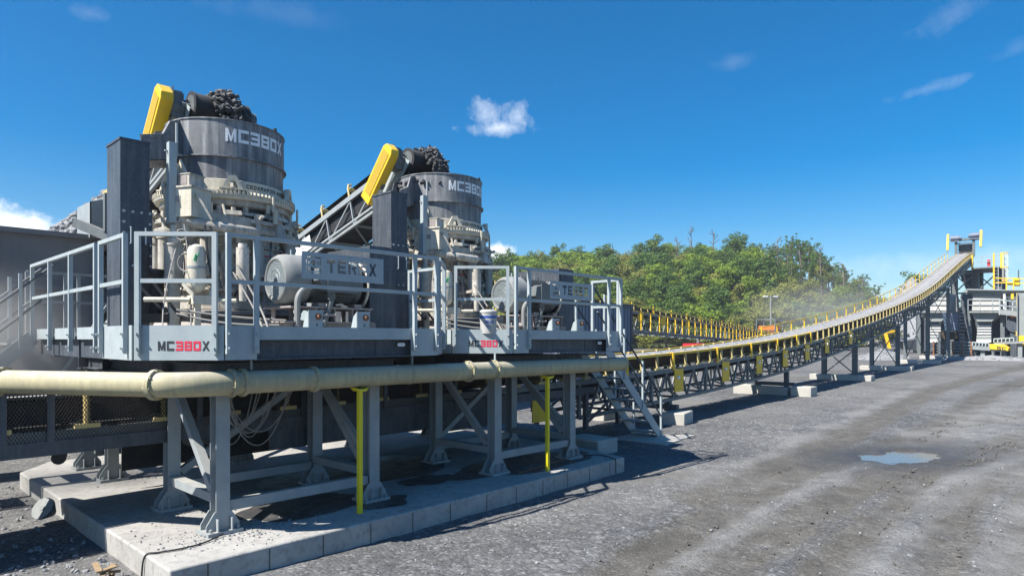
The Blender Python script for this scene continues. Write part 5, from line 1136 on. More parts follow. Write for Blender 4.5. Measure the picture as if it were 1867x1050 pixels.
# ------------------------------------------------------------------ stairs
def stairs(label, flip=False):
    """rises from x = 2.45 at the ground to x = 0 at deck level (built towards +X, then placed)"""
    t = thing('steel_stairs', (0, 0, 0), label, 'stairs', 'steel stairs to the platforms')
    rise, run, wd = 2.42, 2.5, .72; d = Vector((run, 0, -rise)).normalized(); nrm = Vector((rise, 0, run)).normalized()
    for y in (0, wd):
        b = MB(); b.bar((0, y, rise - .06), (run, y, -.02), .03, .2, nrm); b.build('stringer', 'galv', t)
    n = 9
    for k in range(n):
        f = (k + .6) / n; x, z = run * f, rise * (1 - f); b = MB(); b.bx(x - .13, x + .13, .016, wd - .016, z - .015, z + .02)
        b.build('tread', 'galv_dusty', t)
    for y in (-.02, wd + .02):
        b = MB(); up = Vector((0, 0, 1)); b.tube([(-.25, y, rise + 1.0), (run * .98, y, .98)], .021, 8); b.tube([(-.1, y, rise + .48), (run * .98, y, .50)], .019, 8); hr = b.build('handrail', 'dark', t)  # handrail shade is put into the colour: dark steel instead of galvanised
        for f in (.06, .36, .66, .98):
            x, z = run * f, rise * (1 - f); MB().bar((x, y, z - .1), (x, y, z + 1.0), .042, .042).build('post', 'galv', hr)
    return t
st = stairs('galvanised steel stairs with shade-toned handrails going down at the right end of the farther platform'); st.location = (11.36, 8.2, .03)
b = MB(); b.bx(-.92, -.02, -.02, .74, 2.36, 2.42); b.bx(-.92, -.02, -.03, .0, 2.2, 2.36); o = b.build('landing', 'galv_dusty', None); o.parent = st
st2 = stairs('galvanised steel stairs going down at the far left end of the nearer platform'); st2.location = (2.17, 12.38, .03); st2.rotation_euler.z = R(180)

# ------------------------------------------------------------------ small things on the slab and platform
pl = thing('oil_pail', (12.0 - 4.64 + .14, 7.62, DZ), 'white and blue oil pail lettered Mobil on the farther platform', 'pail')
x, y = pl.location.x, pl.location.y
pl.location.z = DZ; b = MB(); b.lathe((x, y, 0), [(.001, DZ), (.125, DZ), (.145, DZ + .33), (.152, DZ + .335), (.152, DZ + .36), (.145, DZ + .365), (.12, DZ + .385), (.001, DZ + .385)], 28); bd = b.build('body', 'panel', pl)
b = MB(); b.lathe((x, y, 0), [(.1415, DZ + .245), (.1438, DZ + .285)], 28); b.build('band', 'letter_blue', bd, recalc=False)
b = MB(); text_on_drum(b, 'Mobil', (x, y, 0), .141, R(206), DZ + .165, .038, .055, .01, .003); text_on_drum(b, 'DTE OIL', (x, y, 0), .137, R(212), DZ + .10, .020, .024, .006, .004); b.build('lettering', 'letter_blue', bd, smooth=False, recalc=False)
b = MB(); b.cyl((x, y, DZ + .38), (x, y, DZ + .43), .02, 10); b.bx(x - .04, x + .02, y - .015, y + .015, DZ + .42, DZ + .44); b.build('spout', 'rust', pl)
b = MB(); b.tube(arc((x, y, DZ + .33), .158, 190, 350, 12, (.72, -.69, 0), (0, -.1, 1)), .006, 5); b.build('handle', 'galv', pl)
shrink_about_camera(pl)
b = MB(); c = Vector((2.04, 10.1, .17)); ax = Vector((-.70, -.45, .55)).normalized(); b.cyl(c - ax * .08, c + ax * .06, .05, 28, .14); b.cyl(c + ax * .06, c + ax * .10, .14, 28); b.cyl(c + ax * .10, c + ax * .108, .03, 12); o = b.build('idler_drum', 'frame'); tag(o, 'grey steel drum leaning against the left end of the slab', 'drum')
rnd = random.Random(4); t = thing('broken_timber', (1.95, 7.15, .02), 'small pile of broken timber on the gravel by the slab corner', 'timber')
for k in range(7):
    a = rnd.uniform(0, 3.1); p = Vector((1.92 + rnd.uniform(-.07, .07), 7.18 + rnd.uniform(-.1, .1), .035 + .022 * k)); dv = Vector((math.cos(a), math.sin(a), rnd.uniform(-.05, .1))) * rnd.uniform(.07, .17); MB().bar(p - dv, p + dv, .05, .014).build('board', 'wood', t)
def cable(name, pts, r, label, mt='cable_dark'):
    P = [Vector(p) for p in pts]; q = []
    for i in range(len(P) - 1):
        p0, p1, p2, p3 = P[max(i - 1, 0)], P[i], P[i + 1], P[min(i + 2, len(P) - 1)]
        for k in range(6): s = k / 6; q.append(.5 * ((2 * p1) + (p2 - p0) * s + (2 * p0 - 5 * p1 + 4 * p2 - p3) * s * s + (3 * p1 - p0 - 3 * p2 + p3) * s ** 3))
    q.append(P[-1]); o = MB().tube(q, r, 6).build(name, mt); tag(o, label, 'cable'); return o
cable('ground_cable', [(3.0, 7.1, .28), (2.75, 6.98, .265), (2.5, 6.95, .265), (2.32, 7.0, .262), (2.215, 7.05, .24), (2.20, 7.1, .0)], .009, 'thin dark cable lying over the near corner of the slab')
cable('ground_cable', [(9.5, 7.2, .262), (9.75, 7.1, .262), (9.72, 6.8, .262), (9.62, 6.62, .262), (9.60, 6.585, .24), (9.60, 6.58, .02)], .009, 'thin dark cable lying over the right end of the slab')
cable('rusty_rod', [(7.55, 7.0, .262), (8.3, 7.12, .262), (9.0, 7.25, .262), (9.6, 7.4, .262)], .014, 'long rusty rod lying on the slab near the farther leg frame', 'rust')['category'] = 'rod'
tk = thing('hanging_cables', (3.9, 8.2, 1.8), 'loose grey cables hanging in loops under the nearer platform', 'cable')
rnd = random.Random(8)
for k in range(8):
    x0, x1 = rnd.uniform(3.3, 3.6), rnd.uniform(3.8, 4.35); y = 8.15 + rnd.uniform(-.2, .2); lo = rnd.uniform(.95, 1.3)
    MB().tube([(x0 + (x1 - x0) * s, y, 1.9 - (1.9 - lo) * (1 - (2 * s - 1) ** 2) ** .8 if 0 < s < 1 else 1.9) for s in [i / 14 for i in range(15)]], .008, 5).build('cable', 'cable', tk)

# ------------------------------------------------------------------ rock bin behind on the left
t = thing('rock_bin', (-1, 16.5, 0), 'long dark grey steel rock bin behind the left stairs', 'bin')
b = MB(); b.bx(-9, 3.75, 14.5, 14.56, .4, 4.25); b.bx(3.69, 3.75, 14.56, 19, .4, 4.25); b.bx(-9, 3.69, 18.94, 19, .4, 4.25); b.build('wall', 'bin', t)
b = MB(); b.bx(-9, 3.80, 14.40, 14.60, 4.25, 4.34); b.bar((-9, 14.46, 3.30), (3.7, 14.46, 3.30), .05, .08)
b.bar((-9, 14.46, 1.5), (3.7, 14.46, 1.5), .08, .12); b.build('rim', 'bin', t)
for x in (-7.5, -5, -2.5, .0, 2.1, 3.68):
    MB().bar((x, 14.45, .3), (x, 14.45, 4.24), .08, .09).build('rib', 'bin', t)
def heap(name, cx, cy, z0, rx, ry, h, label, n, rs, seed, mt='rock_pale', grp=None):
    rnd = random.Random(seed); b = MB(); m = 36; rings = 12; vs = []; 
    for j in range(rings + 1):
        f = j / rings
        for k in range(m):
            a = k / m * 6.283; rr = f * (1 + .10 * nz2(math.cos(a) * 2, math.sin(a) * 2, 1, seed)); z = h * (1 - f) ** .95 + .05 * h * nz2(f * 5 * math.cos(a), f * 5 * math.sin(a), 1, seed + 3); vs.append((cx + rx * rr * math.cos(a), cy + ry * rr * math.sin(a), z0 + z))
    b.add(vs, [(j * m + k, (j + 1) * m + k, (j + 1) * m + (k + 1) % m, j * m + (k + 1) % m) for j in range(rings) for k in range(m)])
    for _ in range(n):
        f = math.sqrt(rnd.random()); a = rnd.uniform(0, 6.283); b.rock((cx + rx * f * math.cos(a), cy + ry * f * math.sin(a), z0 + h * (1 - f) + rs * .2), rs * rnd.uniform(.4, 1.2), rnd, .8)
    o = b.build(name, mt, smooth=False, recalc=False); tag(o, label, 'rock heap', grp, 'stuff'); return o
heap('rock_heap', 4.75, 16.5, 2.9, 3.05, 2.2, 3.05, 'heap of grey crushed rock rising above the dark bin on the left', 1500, .085, 3)
b = MB(); b.extrude([(3.55, 14.3, 4.28), (3.55, 14.3, 4.95), (3.75, 14.3, 5.02), (4.25, 14.3, 4.88), (4.5, 14.3, 4.4), (4.5, 14.3, 4.28)], (0, .02, 0)); b.bx(3.55, 3.57, 14.3, 15.2, 4.28, 4.95); o = b.build('deflector_plate', 'galv_dusty'); tag(o, 'grey bent deflector plate standing on the rim of the dark bin', 'plate')
t = thing('bin_conveyor_head', (4.2, 13.9, 3.9), 'short yellow and grey machine head behind the left chute box, above the bin', 'machine part')
b = MB(); b.bx(3.66, 3.72, 13.6, 13.9, 4.7, 5.1); b.build('yellow_cover', 'idler', t)
b = MB(); b.bar((3.3, 14.2, 4.5), (3.9, 13.2, 4.05), .14, .16); b.bx(3.58, 3.66, 13.5, 13.6, 4.3, 5.0); b.build('frame', 'frame', t)
MB().bx(3.78, 3.95, 13.5, 13.9, 4.6, 5.5).build('housing', 'motor', t)
# ladder like lattice seen through the left rails
t = thing('bin_ladder', (3.4, 13.9, .5), 'pale steel ladder leaning against the dark bin, seen through the left railing', 'ladder')
for s in (0, .32):
    MB().bar((2.95 + s, 14.0, 1.6), (4.35 + s, 14.0, 4.0), .05, .05).build('rail', 'galv_dusty', t)
for k in range(8): f = (k + .5) / 8; MB().bar((2.95 + 1.4 * f, 14.0, 1.6 + 2.4 * f), (3.27 + 1.4 * f, 14.0, 1.6 + 2.4 * f), .03, .03).build('rung', 'galv_dusty', t)
t = thing('hand_railing', (1.6, 13.9, 2.4), 'pale railing frames in front of the dark bin behind the left walkway', 'railing')
for x in (2.45, 3.0, 3.2, 3.75): MB().bar((x, 13.6, 2.45), (x, 13.6, 3.5), .05, .05).build('post', 'galv_dusty', t)
b = MB(); b.bar((2.45, 13.6, 3.5), (3.75, 13.6, 3.5), .045, .045); b.bar((2.45, 13.6, 3.0), (3.75, 13.6, 3.0), .04, .04); b.build('rail', 'galv_dusty', t)

# ------------------------------------------------------------------ second conveyor, running away behind the platforms
def second_conveyor():
    A, B_ = Vector((8.5, 14.8, 4.64)), Vector((93.5, 36.5, 2.95)); dv = (B_ - A); ln = dv.length; ux = dv.normalized(); wx = Vector((-ux.y, ux.x, 0)).normalized()
    t = thing('return_conveyor', tuple(A), 'raised conveyor with yellow railings sloping down in front of the wooded hill', 'conveyor')
    def P(l, w, z): return A + ux * l + wx * w + Vector((0, 0, z))
    def beam(b, w, z, sw, sz, l0=0, l1=ln): b.bar(P(l0, w, z), P(l1, w, z), sw, sz)
    b = MB(); beam(b, .6, .0, 1.0, .06); b.build('belt', 'rubber', t)
    b = MB(); beam(b, .05, -.14, .03, .34); beam(b, 1.15, -.14, .03, .34); b.build('skirt', 'brown', t)
    for w in (0, 1.2):
        b = MB(); beam(b, w, -.30, .09, .14); beam(b, w, -1.3, .08, .08); l = 0
        while l < ln - 1.6: b.bar(P(l, w, -.3), P(l + .8, w, -1.3), .05, .05); b.bar(P(l + 1.6, w, -.3), P(l + .8, w, -1.3), .05, .05); l += 1.6
        b.build('truss', 'frame', t)
    b = MB(); beam(b, -.02, .14, .05, .05); beam(b, 1.22, .14, .05, .05); b.build('edge_rail', 'yellow', t)
    b = MB(); beam(b, -.45, -1.38, .75, .05); l = 0
    while l < ln: b.bar(P(l, -.85, -1.44), P(l, 1.2, -1.44), .1, .12); l += 2.4
    b.build('walkway', 'galv_dusty', t)
    b = MB(); beam(b, -.82, -.36, .04, .04); beam(b, -.82, -.85, .03, .03); hr = b.build('handrail', 'yellow', t)
    l = .5; pst = None; k = 0
    while l < ln and k < 98:
        if pst is None: pst = MB().bar((0, 0, 0), (0, 0, 1.04), .055, .055).build('post', 'yellow'); pst.parent = hr; o = pst
        else: o = pst.copy(); COL.objects.link(o)
        o.location = P(l, -.84, -1.38) - A; l += 1.75; k += 1
    l = 1.0; k = 0; br = None
    while l < ln and k < 98:
        if br is None: br = MB().tube([(0, 0, 0), (0, 0, .34), (-.05, .02, .40), (-.12, .03, .38)], .035, 6).build('idler', 'idler'); br.parent = t; o = br
        else: o = br.copy(); COL.objects.link(o)
        o.location = P(l, -.03, -.24) - A; l += 1.3; k += 1
    for l in (4, 9, 14, 20.5, 25.5, 30.2, 36.5, 42, 48, 55, 62, 70): 
        b = MB(); p = P(l, -.06, -.50); b.bx(p.x - .28, p.x + .28, p.y - .02, p.y + .02, p.z - .3, p.z + .3); b.build('guard_plate', 'yellow', t)
    l = 3.5
    while l < ln: b = MB(); b.bar(P(l, -.05, -.3), P(l, -.05, .25), .09, .05); b.build('hoop', 'yellow', t); l += 4.1
    for l, rd in ((20.5, 0), (45.5, 1), (72, 0)):
        for w in (-.2, 1.3):
            p = P(l, w, -1.4); MB().bar(p, (p.x, p.y, ground_z(p.x, p.y)), .2, .2).build('trestle_leg', 'frame', t)
        p, q = P(l, -.2, -1.5), P(l, 1.3, -1.5); b = MB(); b.bar(p, (q.x, q.y, q.z - 1.3), .09, .09); b.bar(q, (p.x + .05, p.y, p.z - 1.3), .09, .09); b.build('brace', 'frame', t)
    return P
P2 = second_conveyor()
p = P2(45.5, .5, 0); t = thing('red_base_frame', (p.x, p.y, ground_z(p.x, p.y)), 'red steel base frame under the trestle of the railed conveyor', 'frame')
g = t.location.z; b = MB(); b.bx(p.x - 1.4, p.x + 1.4, p.y - 1.6, p.y + 1.6, g + .8, g + 1.5); b.bx(p.x - 1.7, p.x + 1.7, p.y - 1.8, p.y + 1.8, g + .6, g + .8); b.build('box', 'red', t)
for sx in (-1, 1):
    for sy in (-1, 1): MB().bar((p.x + sx * 1.2, p.y + sy * 1.4, g), (p.x + sx * 1.2, p.y + sy * 1.4, g + .6), .25, .25).build('leg', 'red', t)
# orange hopper in its frame at the tail
p = at(1403, 600, 88); g = ground_z(p.x, p.y); t = thing('orange_hopper', (p.x, p.y, g), 'orange loading hopper in a grey frame at the low end of the railed conveyor', 'hopper')
b = MB(); b.add([(p.x - 1.0, p.y - 1.0, 3.5), (p.x + 1.0, p.y - 1.0, 3.5), (p.x + 1.0, p.y + 1.0, 3.5), (p.x - 1.0, p.y + 1.0, 3.5), (p.x - .6, p.y - .6, 2.2), (p.x + .6, p.y - .6, 2.2), (p.x + .6, p.y + .6, 2.2), (p.x - .6, p.y + .6, 2.2)], [(0, 1, 5, 4), (1, 2, 6, 5), (2, 3, 7, 6), (3, 0, 4, 7), (4, 5, 6, 7)]); b.bx(p.x - 1.1, p.x + 1.1, p.y - 1.12, p.y - 1.0, 3.5, 4.05); b.bx(p.x - 1.12, p.x - 1.0, p.y - 1.0, p.y + 1.0, 3.5, 4.05); b.build('bin', 'orange', t)
for sx in (-1, 1):
    for sy in (-1, 1): MB().bar((p.x + sx * 1.25, p.y + sy * 1.25, g), (p.x + sx * 1.25, p.y + sy * 1.25, 4.95), .12, .12).build('leg', 'frame', t)
b = MB()
for z in (4.9, 3.4):
    for a, c in (((-1, -1), (1, -1)), ((1, -1), (1, 1)), ((1, 1), (-1, 1)), ((-1, 1), (-1, -1))): b.bar((p.x + a[0] * 1.25, p.y + a[1] * 1.25, z), (p.x + c[0] * 1.25, p.y + c[1] * 1.25, z), .10, .10)
b.build('frame', 'frame', t)
# lamp mast in front of the trees
p = at(1405, 600, 92); g = ground_z(p.x, p.y); t = thing('lamp_mast', (p.x, p.y, g), 'slim grey floodlight mast with two lamps in front of the wooded hill', 'lamp mast')
MB().cyl((p.x, p.y, g), (p.x, p.y, 8.3), .09, 8).build('pole', 'plate_grey', t); s = Vector((.69, -.73, 0))
MB().bar(p + s * -.75 + Vector((0, 0, 8.2 - p.z)), p + s * .75 + Vector((0, 0, 8.2 - p.z)), .08, .08).build('arm', 'plate_grey', t)
for k in (-.7, .7):
    q = Vector((p.x, p.y, 8.25)) + s * k; MB().bar(q - s * .28, q + s * .28, .35, .16).build('lamp', 'white', t)
# dark switch-room container behind the right stairs
b0, b1 = at(1052, 640, 25), at(1150, 640, 25); t = thing('steel_container', (18.2, 15.5, 0), 'dark grey steel container under the railed conveyor, behind the right platform', 'container')
b = MB(); x0, x1, y0, y1 = 18.6, 23.3, 15.2, 17.6; zt = 3.75; b.bx(x0, x1, y0, y1, .25, zt)
for k in range(22): x = x0 + .12 + k * (x1 - x0 - .2) / 22; b.bx(x, x + .10, y0 - .03, y0, .4, zt - .15)
for k in range(12): y = y0 + .1 + k * (y1 - y0 - .2) / 12; b.bx(x0 - .03, x0, y, y + .10, .4, zt - .15)
b.build('body', 'blue_grey', t)
b = MB(); b.bx(x0 - .05, x1 + .05, y0 - .05, y0 + .05, zt - .12, zt + .03); b.bx(x0 - .05, x0 + .05, y0 + .05, y1, zt - .12, zt + .03); b.bx(x0 - .04, x0 + .08, y0 - .04, y0 + .08, .1, zt - .12); b.bx(x1 - .08, x1 + .04, y0 - .04, y0 + .08, .1, zt - .12); b.build('edge_frame', 'dark', t)
b = MB(); b.bx(20.2, 21.1, y0 - .05, y0 - .03, .4, 2.5); b.build('door', 'frame', t)

# ------------------------------------------------------------------ head tower and screening plant at the far right
X0 = 72.0
def gx(u, v, X=X0):
    r = (u - 933.5) / 1200; d = X / (.7266 + .6871 * r); return Vector((X, d * (.6871 - .7266 * r), 2.37 - d * (v - 617) / 1200))
def wall_quad(b, pts, X=X0, th=.3): b.extrude([gx(u, v, X) for u, v in pts], (th, 0, 0))
def vbar(b, u, v0, v1, w, X=X0):
    p, q = gx(u, v0, X), gx(u, v1, X); b.bar(p, (q.x, p.y, q.z), w, w)
def hbar(b, u0, u1, v, w, X=X0, v2=None):
    p, q = gx(u0, v, X), gx(u1, v if v2 is None else v2, X); b.bar(p, q, w, w)
G = lambda x, y: ground_z(x, y)
tw = thing('conveyor_tower', (85, 12.8, G(85, 12.8)), 'dark steel head tower holding the top of the long conveyor', 'tower')
hd = cpt(85.0, 0, zs(85.0)); hz = hd.z
b = MB(); b.cyl(cpt(85.0, .1, hz - .32), cpt(85.0, CW - .1, hz - .32), .4, 20); b.build('head_pulley', 'rubber', tw)
b = MB()
for w in (-.06, CW + .06): b.bar(cpt(84.4, w, hz - .5), cpt(84.4, w, hz + 1.25), .22, .22)
b.bar(cpt(84.4, -.5, hz + 1.35), cpt(84.4, CW + .5, hz + 1.35), .34, .24); b.bar(cpt(84.4, .0, hz + .95), cpt(84.4, CW, hz + .95), .2, .12); b.build('head_frame', 'frame', tw)
b = MB(); p = cpt(85.2, .05, hz + .2); b.hexa([cpt(84.9, .1, hz + .25), cpt(84.9, CW - .1, hz + .25), cpt(86.6, CW - .1, hz + .1), cpt(86.6, .1, hz + .1), cpt(84.9, .1, hz + .9), cpt(84.9, CW - .1, hz + .9), cpt(86.6, CW - .1, hz + .6), cpt(86.6, .1, hz + .6)]); b.build('hood', 'dark', tw)
for w, zl, nm in ((-.75, hz + 2.15, 0), (CW + .72, hz + 2.0, 1)):
    b = MB(); p, q = cpt(84.0, w, zl), cpt(83.55, w, zl - 1.8); b.bar(p, q,   .22, .2); o = b.build('drive_guard', 'yellow', tw, bevel=.03)
    b = MB(); s = 1 if w < 0 else -1; c = cpt(84.2, w + s * .2, zl - .45); b.cyl(c, cpt(84.2, w + s * .95, zl - .45), .26, 14); b.cyl(cpt(84.2, w + s * .95, zl - .45), cpt(84.2, w + s * 1.15, zl - .45), .17, 12); b.bar(cpt(84.2, w + s * .2, zl - .8), cpt(84.2, w + s * 1.0, zl - .8), .3, .1); b.build('drive_motor', 'blue_grey', tw)
zp = zs(84) - 1.7
b = MB(); p = cpt(84.0, -2.3, zp); b.hexa([cpt(82.6, -2.6, zp - .12), cpt(88.0, -2.6, zp - .12), cpt(88.0, .0, zp - .12), cpt(82.6, .0, zp - .12), cpt(82.6, -2.6, zp), cpt(88.0, -2.6, zp), cpt(88.0, .0, zp), cpt(82.6, .0, zp)]); b.build('platform', 'frame', tw)
b = MB()
for z in (.55, 1.1): b.bar(cpt(82.7, -2.55, zp + z), cpt(82.7, -.1, zp + z), .06, .06); b.bar(cpt(82.7, -2.55, zp + z), cpt(88.0, -2.55, zp + z), .06, .06)
for w in (-2.55, -1.7, -.9, -.1): b.bar(cpt(82.7, w, zp), cpt(82.7, w, zp + 1.1), .06, .06)
b.build('railing', 'galv_dusty', tw)
b = MB(); b.bar(cpt(82.6, -.12, zp - .1), cpt(82.6, -.12, zp + 1.3), .25, .14); b.bar(cpt(82.6, -2.62, zp - .2), cpt(82.6, -2.62, zp + 1.35), .3, .3); b.build('yellow_post', 'yellow', tw)
b = MB(); b.bx(cpt(82.8, -1.6, 0).x, cpt(82.8, -1.6, 0).x + .2, cpt(82.8, -1.6, 0).y, cpt(82.8, -1.6, 0).y + .25, zp + .1, zp + .75); b.build('fire_extinguisher', 'red', tw)
for w, xx in ((-.25, 84.2), (-2.2, 84.2), (CW + .2, 84.2), (-.25, 88), (-2.2, 88)):
    p = cpt(xx, w, 0); b = MB(); b.hbeam((p.x, p.y, G(p.x, p.y)), (p.x, p.y, zp - .1), .62, .6, (0, 1, 0), .06); b.build('column', 'frame', tw)
b = MB()
for z0, z1 in ((1.2, 4.2), (4.2, 7.2), (7.2, zp - .4)):
    for wa, wb in ((-.25, CW + .2), (-.25, -2.2)): b.bar(cpt(84.1, wa, z0), cpt(84.1, wb, z1), .12, .12); b.bar(cpt(84.2, wb, z0), cpt(84.2, wa, z1), .12, .12); b.bar(cpt(84.15, wa, z1), cpt(84.15, wb, z1), .16, .16)
b.build('brace', 'frame', tw)
b = MB(); b.hexa([cpt(85.6, -.6, 7.0), cpt(85.6, .5, 7.0), cpt(86.6, .5, 7.0), cpt(86.6, -.6, 7.0), cpt(85.2, -.1, zp), cpt(85.2, CW, zp), cpt(86.8, CW, zp), cpt(86.8, -.1, zp)]); b.build('transfer_chute', 'dark', tw)
# caged ladder beside the tower
lx = 81.0; pl0 = gx(1812, 530, lx); lad = thing('caged_ladder', (lx, pl0.y, 6.5), 'tall yellow ladder with pale safety cage right of the head tower', 'ladder')
z0, z1 = 6.4, zp + 1.2
for s, w_, m_ in ((0, .13, 'yellow'), (.36, .05, 'galv')): MB().bar((lx, pl0.y - s, z0), (lx, pl0.y - s, z1), w_, w_).build('rail', m_, lad)
b = MB(); z = z0 + .2
while z < z1: b.bar((lx, pl0.y, z), (lx, pl0.y - .36, z), .035, .035); z += .32
b.build('rungs', 'galv', lad)
b = MB(); cz = pl0.y - .85
for k in range(7): a = R(-90 + k * 30); b.bar((lx - .1 + .4 * math.sin(a) * 1.0, cz - .42 * math.cos(a) + .1, z0 + 1.6), (lx - .1 + .4 * math.sin(a), cz - .42 * math.cos(a) + .1, z1), .022, .022)
b.build('cage', 'white', lad)
b = MB()
for z in (z0 + 1.7, z0 + 3.0, z1 - .1): b.tube([(lx - .1 + .42 * math.sin(R(-100 + k * 25)), cz - .44 * math.cos(R(-100 + k * 25)) + .1, z) for k in range(9)], .035, 5)
b.build('hoops', 'yellow', lad)

def screen_unit(du, label, X, railing=True):
    t = thing('screening_unit', tuple(gx(1797 + du, 652, X)), label, 'screening machine', 'screening machines at the far plant')
    U = lambda pts: [(u + du, v) for u, v in pts]
    b = MB(); wall_quad(b, U([(1774, 535), (1824, 535), (1824, 566), (1772, 566)]), X, 3.0); bd = b.build('screen_box', 'panel', t)
    b = MB(); 
    for v in (540, 546.5, 556): hbar(b, 1773 + du, 1824 + du, v, .10, X - .03)
    wall_quad(b, U([(1773, 534.5), (1825, 534.5), (1825, 538.5), (1773, 538.5)]), X - .12, .1); b.build('rib', 'plate_grey', bd)
    b = MB(); wall_quad(b, U([(1764, 567.2), (1832, 567.2), (1832, 570), (1764, 570)]), X - .9, 4.0); b.build('walkway', 'plate_grey', t)
    b = MB(); p = [gx(u, v, X - .4) for u, v in U([(1770, 570), (1824, 570), (1808, 586), (1782, 586)])]; pb = [Vector((X + 2.6, q.y, q.z)) for q in p]; pb[2].x = pb[3].x = X + .8
    b.hexa(p + pb); b.build('hopper', 'plate_grey', t)
    b = MB(); p = [gx(u, v, X + (.2 if v < 600 else -.8)) for u, v in U([(1783, 586.5), (1807, 586.5), (1807, 624), (1780, 624)])]; b.hexa(p + [q + Vector((.5, 0, 0)) for q in p]); cb = b.build('chute', 'panel', t)
    b = MB()
    for v in (590, 595, 600, 605, 610): f = (v - 586.5) / 37.5; hbar(b, 1783 - 3 * f + du, 1807 + du, v, .09, X + .16 - f)
    b.build('chute_rib', 'dark', cb)
    b = MB(); q = [gx(u, v, X - .66) for u, v in U([(1780.4, 613), (1807, 613), (1807, 624), (1780, 624)])]; b.hexa(q + [w_ + Vector((.02, 0, 0)) for w_ in q])
    b.build('lower_plate', 'plate_grey', cb)
    if railing:
        b = MB()
        for v in (546, 556): hbar(b, 1765 + du, 1832 + du, v, .06, X - .95)
        for u in (1765, 1787, 1810, 1832): vbar(b, u + du, 546, 567, .06, X - .95)
        b.build('railing', 'galv_dusty', t)
    for u in (1768, 1828):
        for k in (0, 2.6): p = gx(u + du, 569, X + k); MB().bar(p, (p.x, p.y, G(p.x, p.y)), .3, .3).build('leg', 'frame', t)
    b = MB(); p, q = gx(1768 + du, 575, X), gx(1828 + du, 575, X); wall_quad(b, U([(1762, 572), (1834, 572), (1834, 640), (1762, 640)]), X + 3.2, .2); b.build('back_sheet', 'dark', t)
    return t
screen_unit(0, 'weathered white vibrating screen with hopper and stepped chute above the yellow conveyor nose', X0)
screen_unit(-92, 'weathered white vibrating screen with stepped chute behind the far conveyor trestles', X0 + 6, False)
t = thing('plant_building', tuple(gx(1815, 650, X0 + 9)), 'dark steel building mass behind the white screens at the far right', 'building')
b = MB(); wall_quad(b, [(1752, 536), (1915, 538), (1915, 652), (1752, 652)], X0 + 9, 6); b.build('wall', 'dark', t)
b = MB()
for u in (1762, 1778, 1812, 1832, 1850): vbar(b, u, 540, 650, .35, X0 + 8.7)
for v in (566, 590, 612): hbar(b, 1753, 1900, v, .3, X0 + 8.6)
b.build('steel_frame', 'frame', t)
b = MB(); wall_quad(b, [(1690, 560), (1752, 560), (1752, 650), (1690, 650)], X0 + 11, 4); b.build('annex', 'bin', t)
t = thing('plant_roof', tuple(gx(1820, 530, X0 + 1)), 'long grey roof girder with deck above the white screen at the right', 'roof')
b = MB(); wall_quad(b, [(1758, 529), (1900, 531), (1900, 536), (1758, 533)], X0 - .3, 6); b.build('girder', 'plate_grey', t)
b = MB(); wall_quad(b, [(1762, 526.5), (1900, 529), (1900, 530.6), (1762, 528.6)], X0 - .6, 6.5); b.build('deck', 'galv_dusty', t)
b = MB()
for v in (507, 515): hbar(b, 1815, 1868, v, .08, X0 - .2, v + 1)
for u in (1835, 1848, 1868): vbar(b, u, 507, 528, .09, X0 - .2)
b.build('railing', 'yellow', t)
b = MB(); wall_quad(b, [(1849, 507), (1858, 507), (1858, 521), (1849, 521)], X0, .7); wall_quad(b, [(1834, 514), (1851, 515), (1851, 520), (1834, 519)], X0 + .2, .5); b.build('machine_head', 'yellow', t)
b = MB(); vbar(b, 1857, 492, 507, .08, X0); b.build('aerial', 'dark', t)
t = thing('plant_column', tuple(gx(1863, 652)), 'broad grey steel column at the right edge of the picture, beside the white screen', 'column')
b = MB(); p = gx(1864, 536, X0 - 1.5); b.hbeam((p.x, p.y, G(p.x, p.y)), (p.x, p.y, gx(1864, 534, X0 - 1.5).z), .75, .7, (0, 1, 0), .06); b.build('shaft', 'plate_grey', t)
t = thing('side_gallery', tuple(gx(1840, 575)), 'pale grey service gallery with railing and yellow lamps right of the white screen', 'walkway')
b = MB(); p0, p1 = gx(1822, 573, X0 - 1), gx(1858, 577, X0 - 1.4); b.hexa([p0, p1, p1 + Vector((2.5, 0, 0)), p0 + Vector((2.5, 0, 0)), p0 + Vector((0, 0, .42)), p1 + Vector((0, 0, .42)), p1 + Vector((2.5, 0, .42)), p0 + Vector((2.5, 0, .42))]); b.build('floor', 'plate_grey', t)
b = MB()
for v in (547, 557): hbar(b, 1822, 1858, v, .07, X0 - 1, v + 3)
for u in (1822, 1834, 1846, 1858): vbar(b, u, 548, 574, .07, X0 - 1)
b.build('railing', 'galv', t)
b = MB(); wall_quad(b, [(1829, 536), (1833, 536), (1833, 568), (1829, 568)], X0 - .6, .3); b.build('white_post', 'white', t)
b = MB(); wall_quad(b, [(1843, 536), (1848, 535), (1848, 545), (1843, 545)], X0 - .5, .3); wall_quad(b, [(1853, 534), (1858, 534), (1858, 558), (1853, 556)], X0 - .5, .3); b.build('yellow_cover', 'yellow', t)
t = thing('belt_wheel_guard', tuple(gx(1848, 650)), 'curved cream and orange belt guard under the gallery at the right edge', 'machine guard')
b = MB(); c = gx(1848, 592, X0 - .8); 
for r0, mt in ((1.15, 0),): b.tube(arc((c.x, c.y, c.z), 1.0, 60, 230, 14, (0, 1, 0), (0, 0, 1)), .16, 8)
b.build('rim', 'cream_clean', t); b = MB(); b.tube(arc((c.x - .1, c.y - .2, c.z), .8, 60, 230, 12, (0, 1, 0), (0, 0, 1)), .13, 8); b.build('inner_rim', 'orange', t)
b = MB(); b.cyl((c.x, c.y - .1, c.z), (c.x + .4, c.y - .1, c.z), .65, 20); b.bar((c.x + .3, c.y, c.z), (c.x + .3, c.y, G(c.x, c.y)), .3, .5); b.build('disc', 'dark', t)
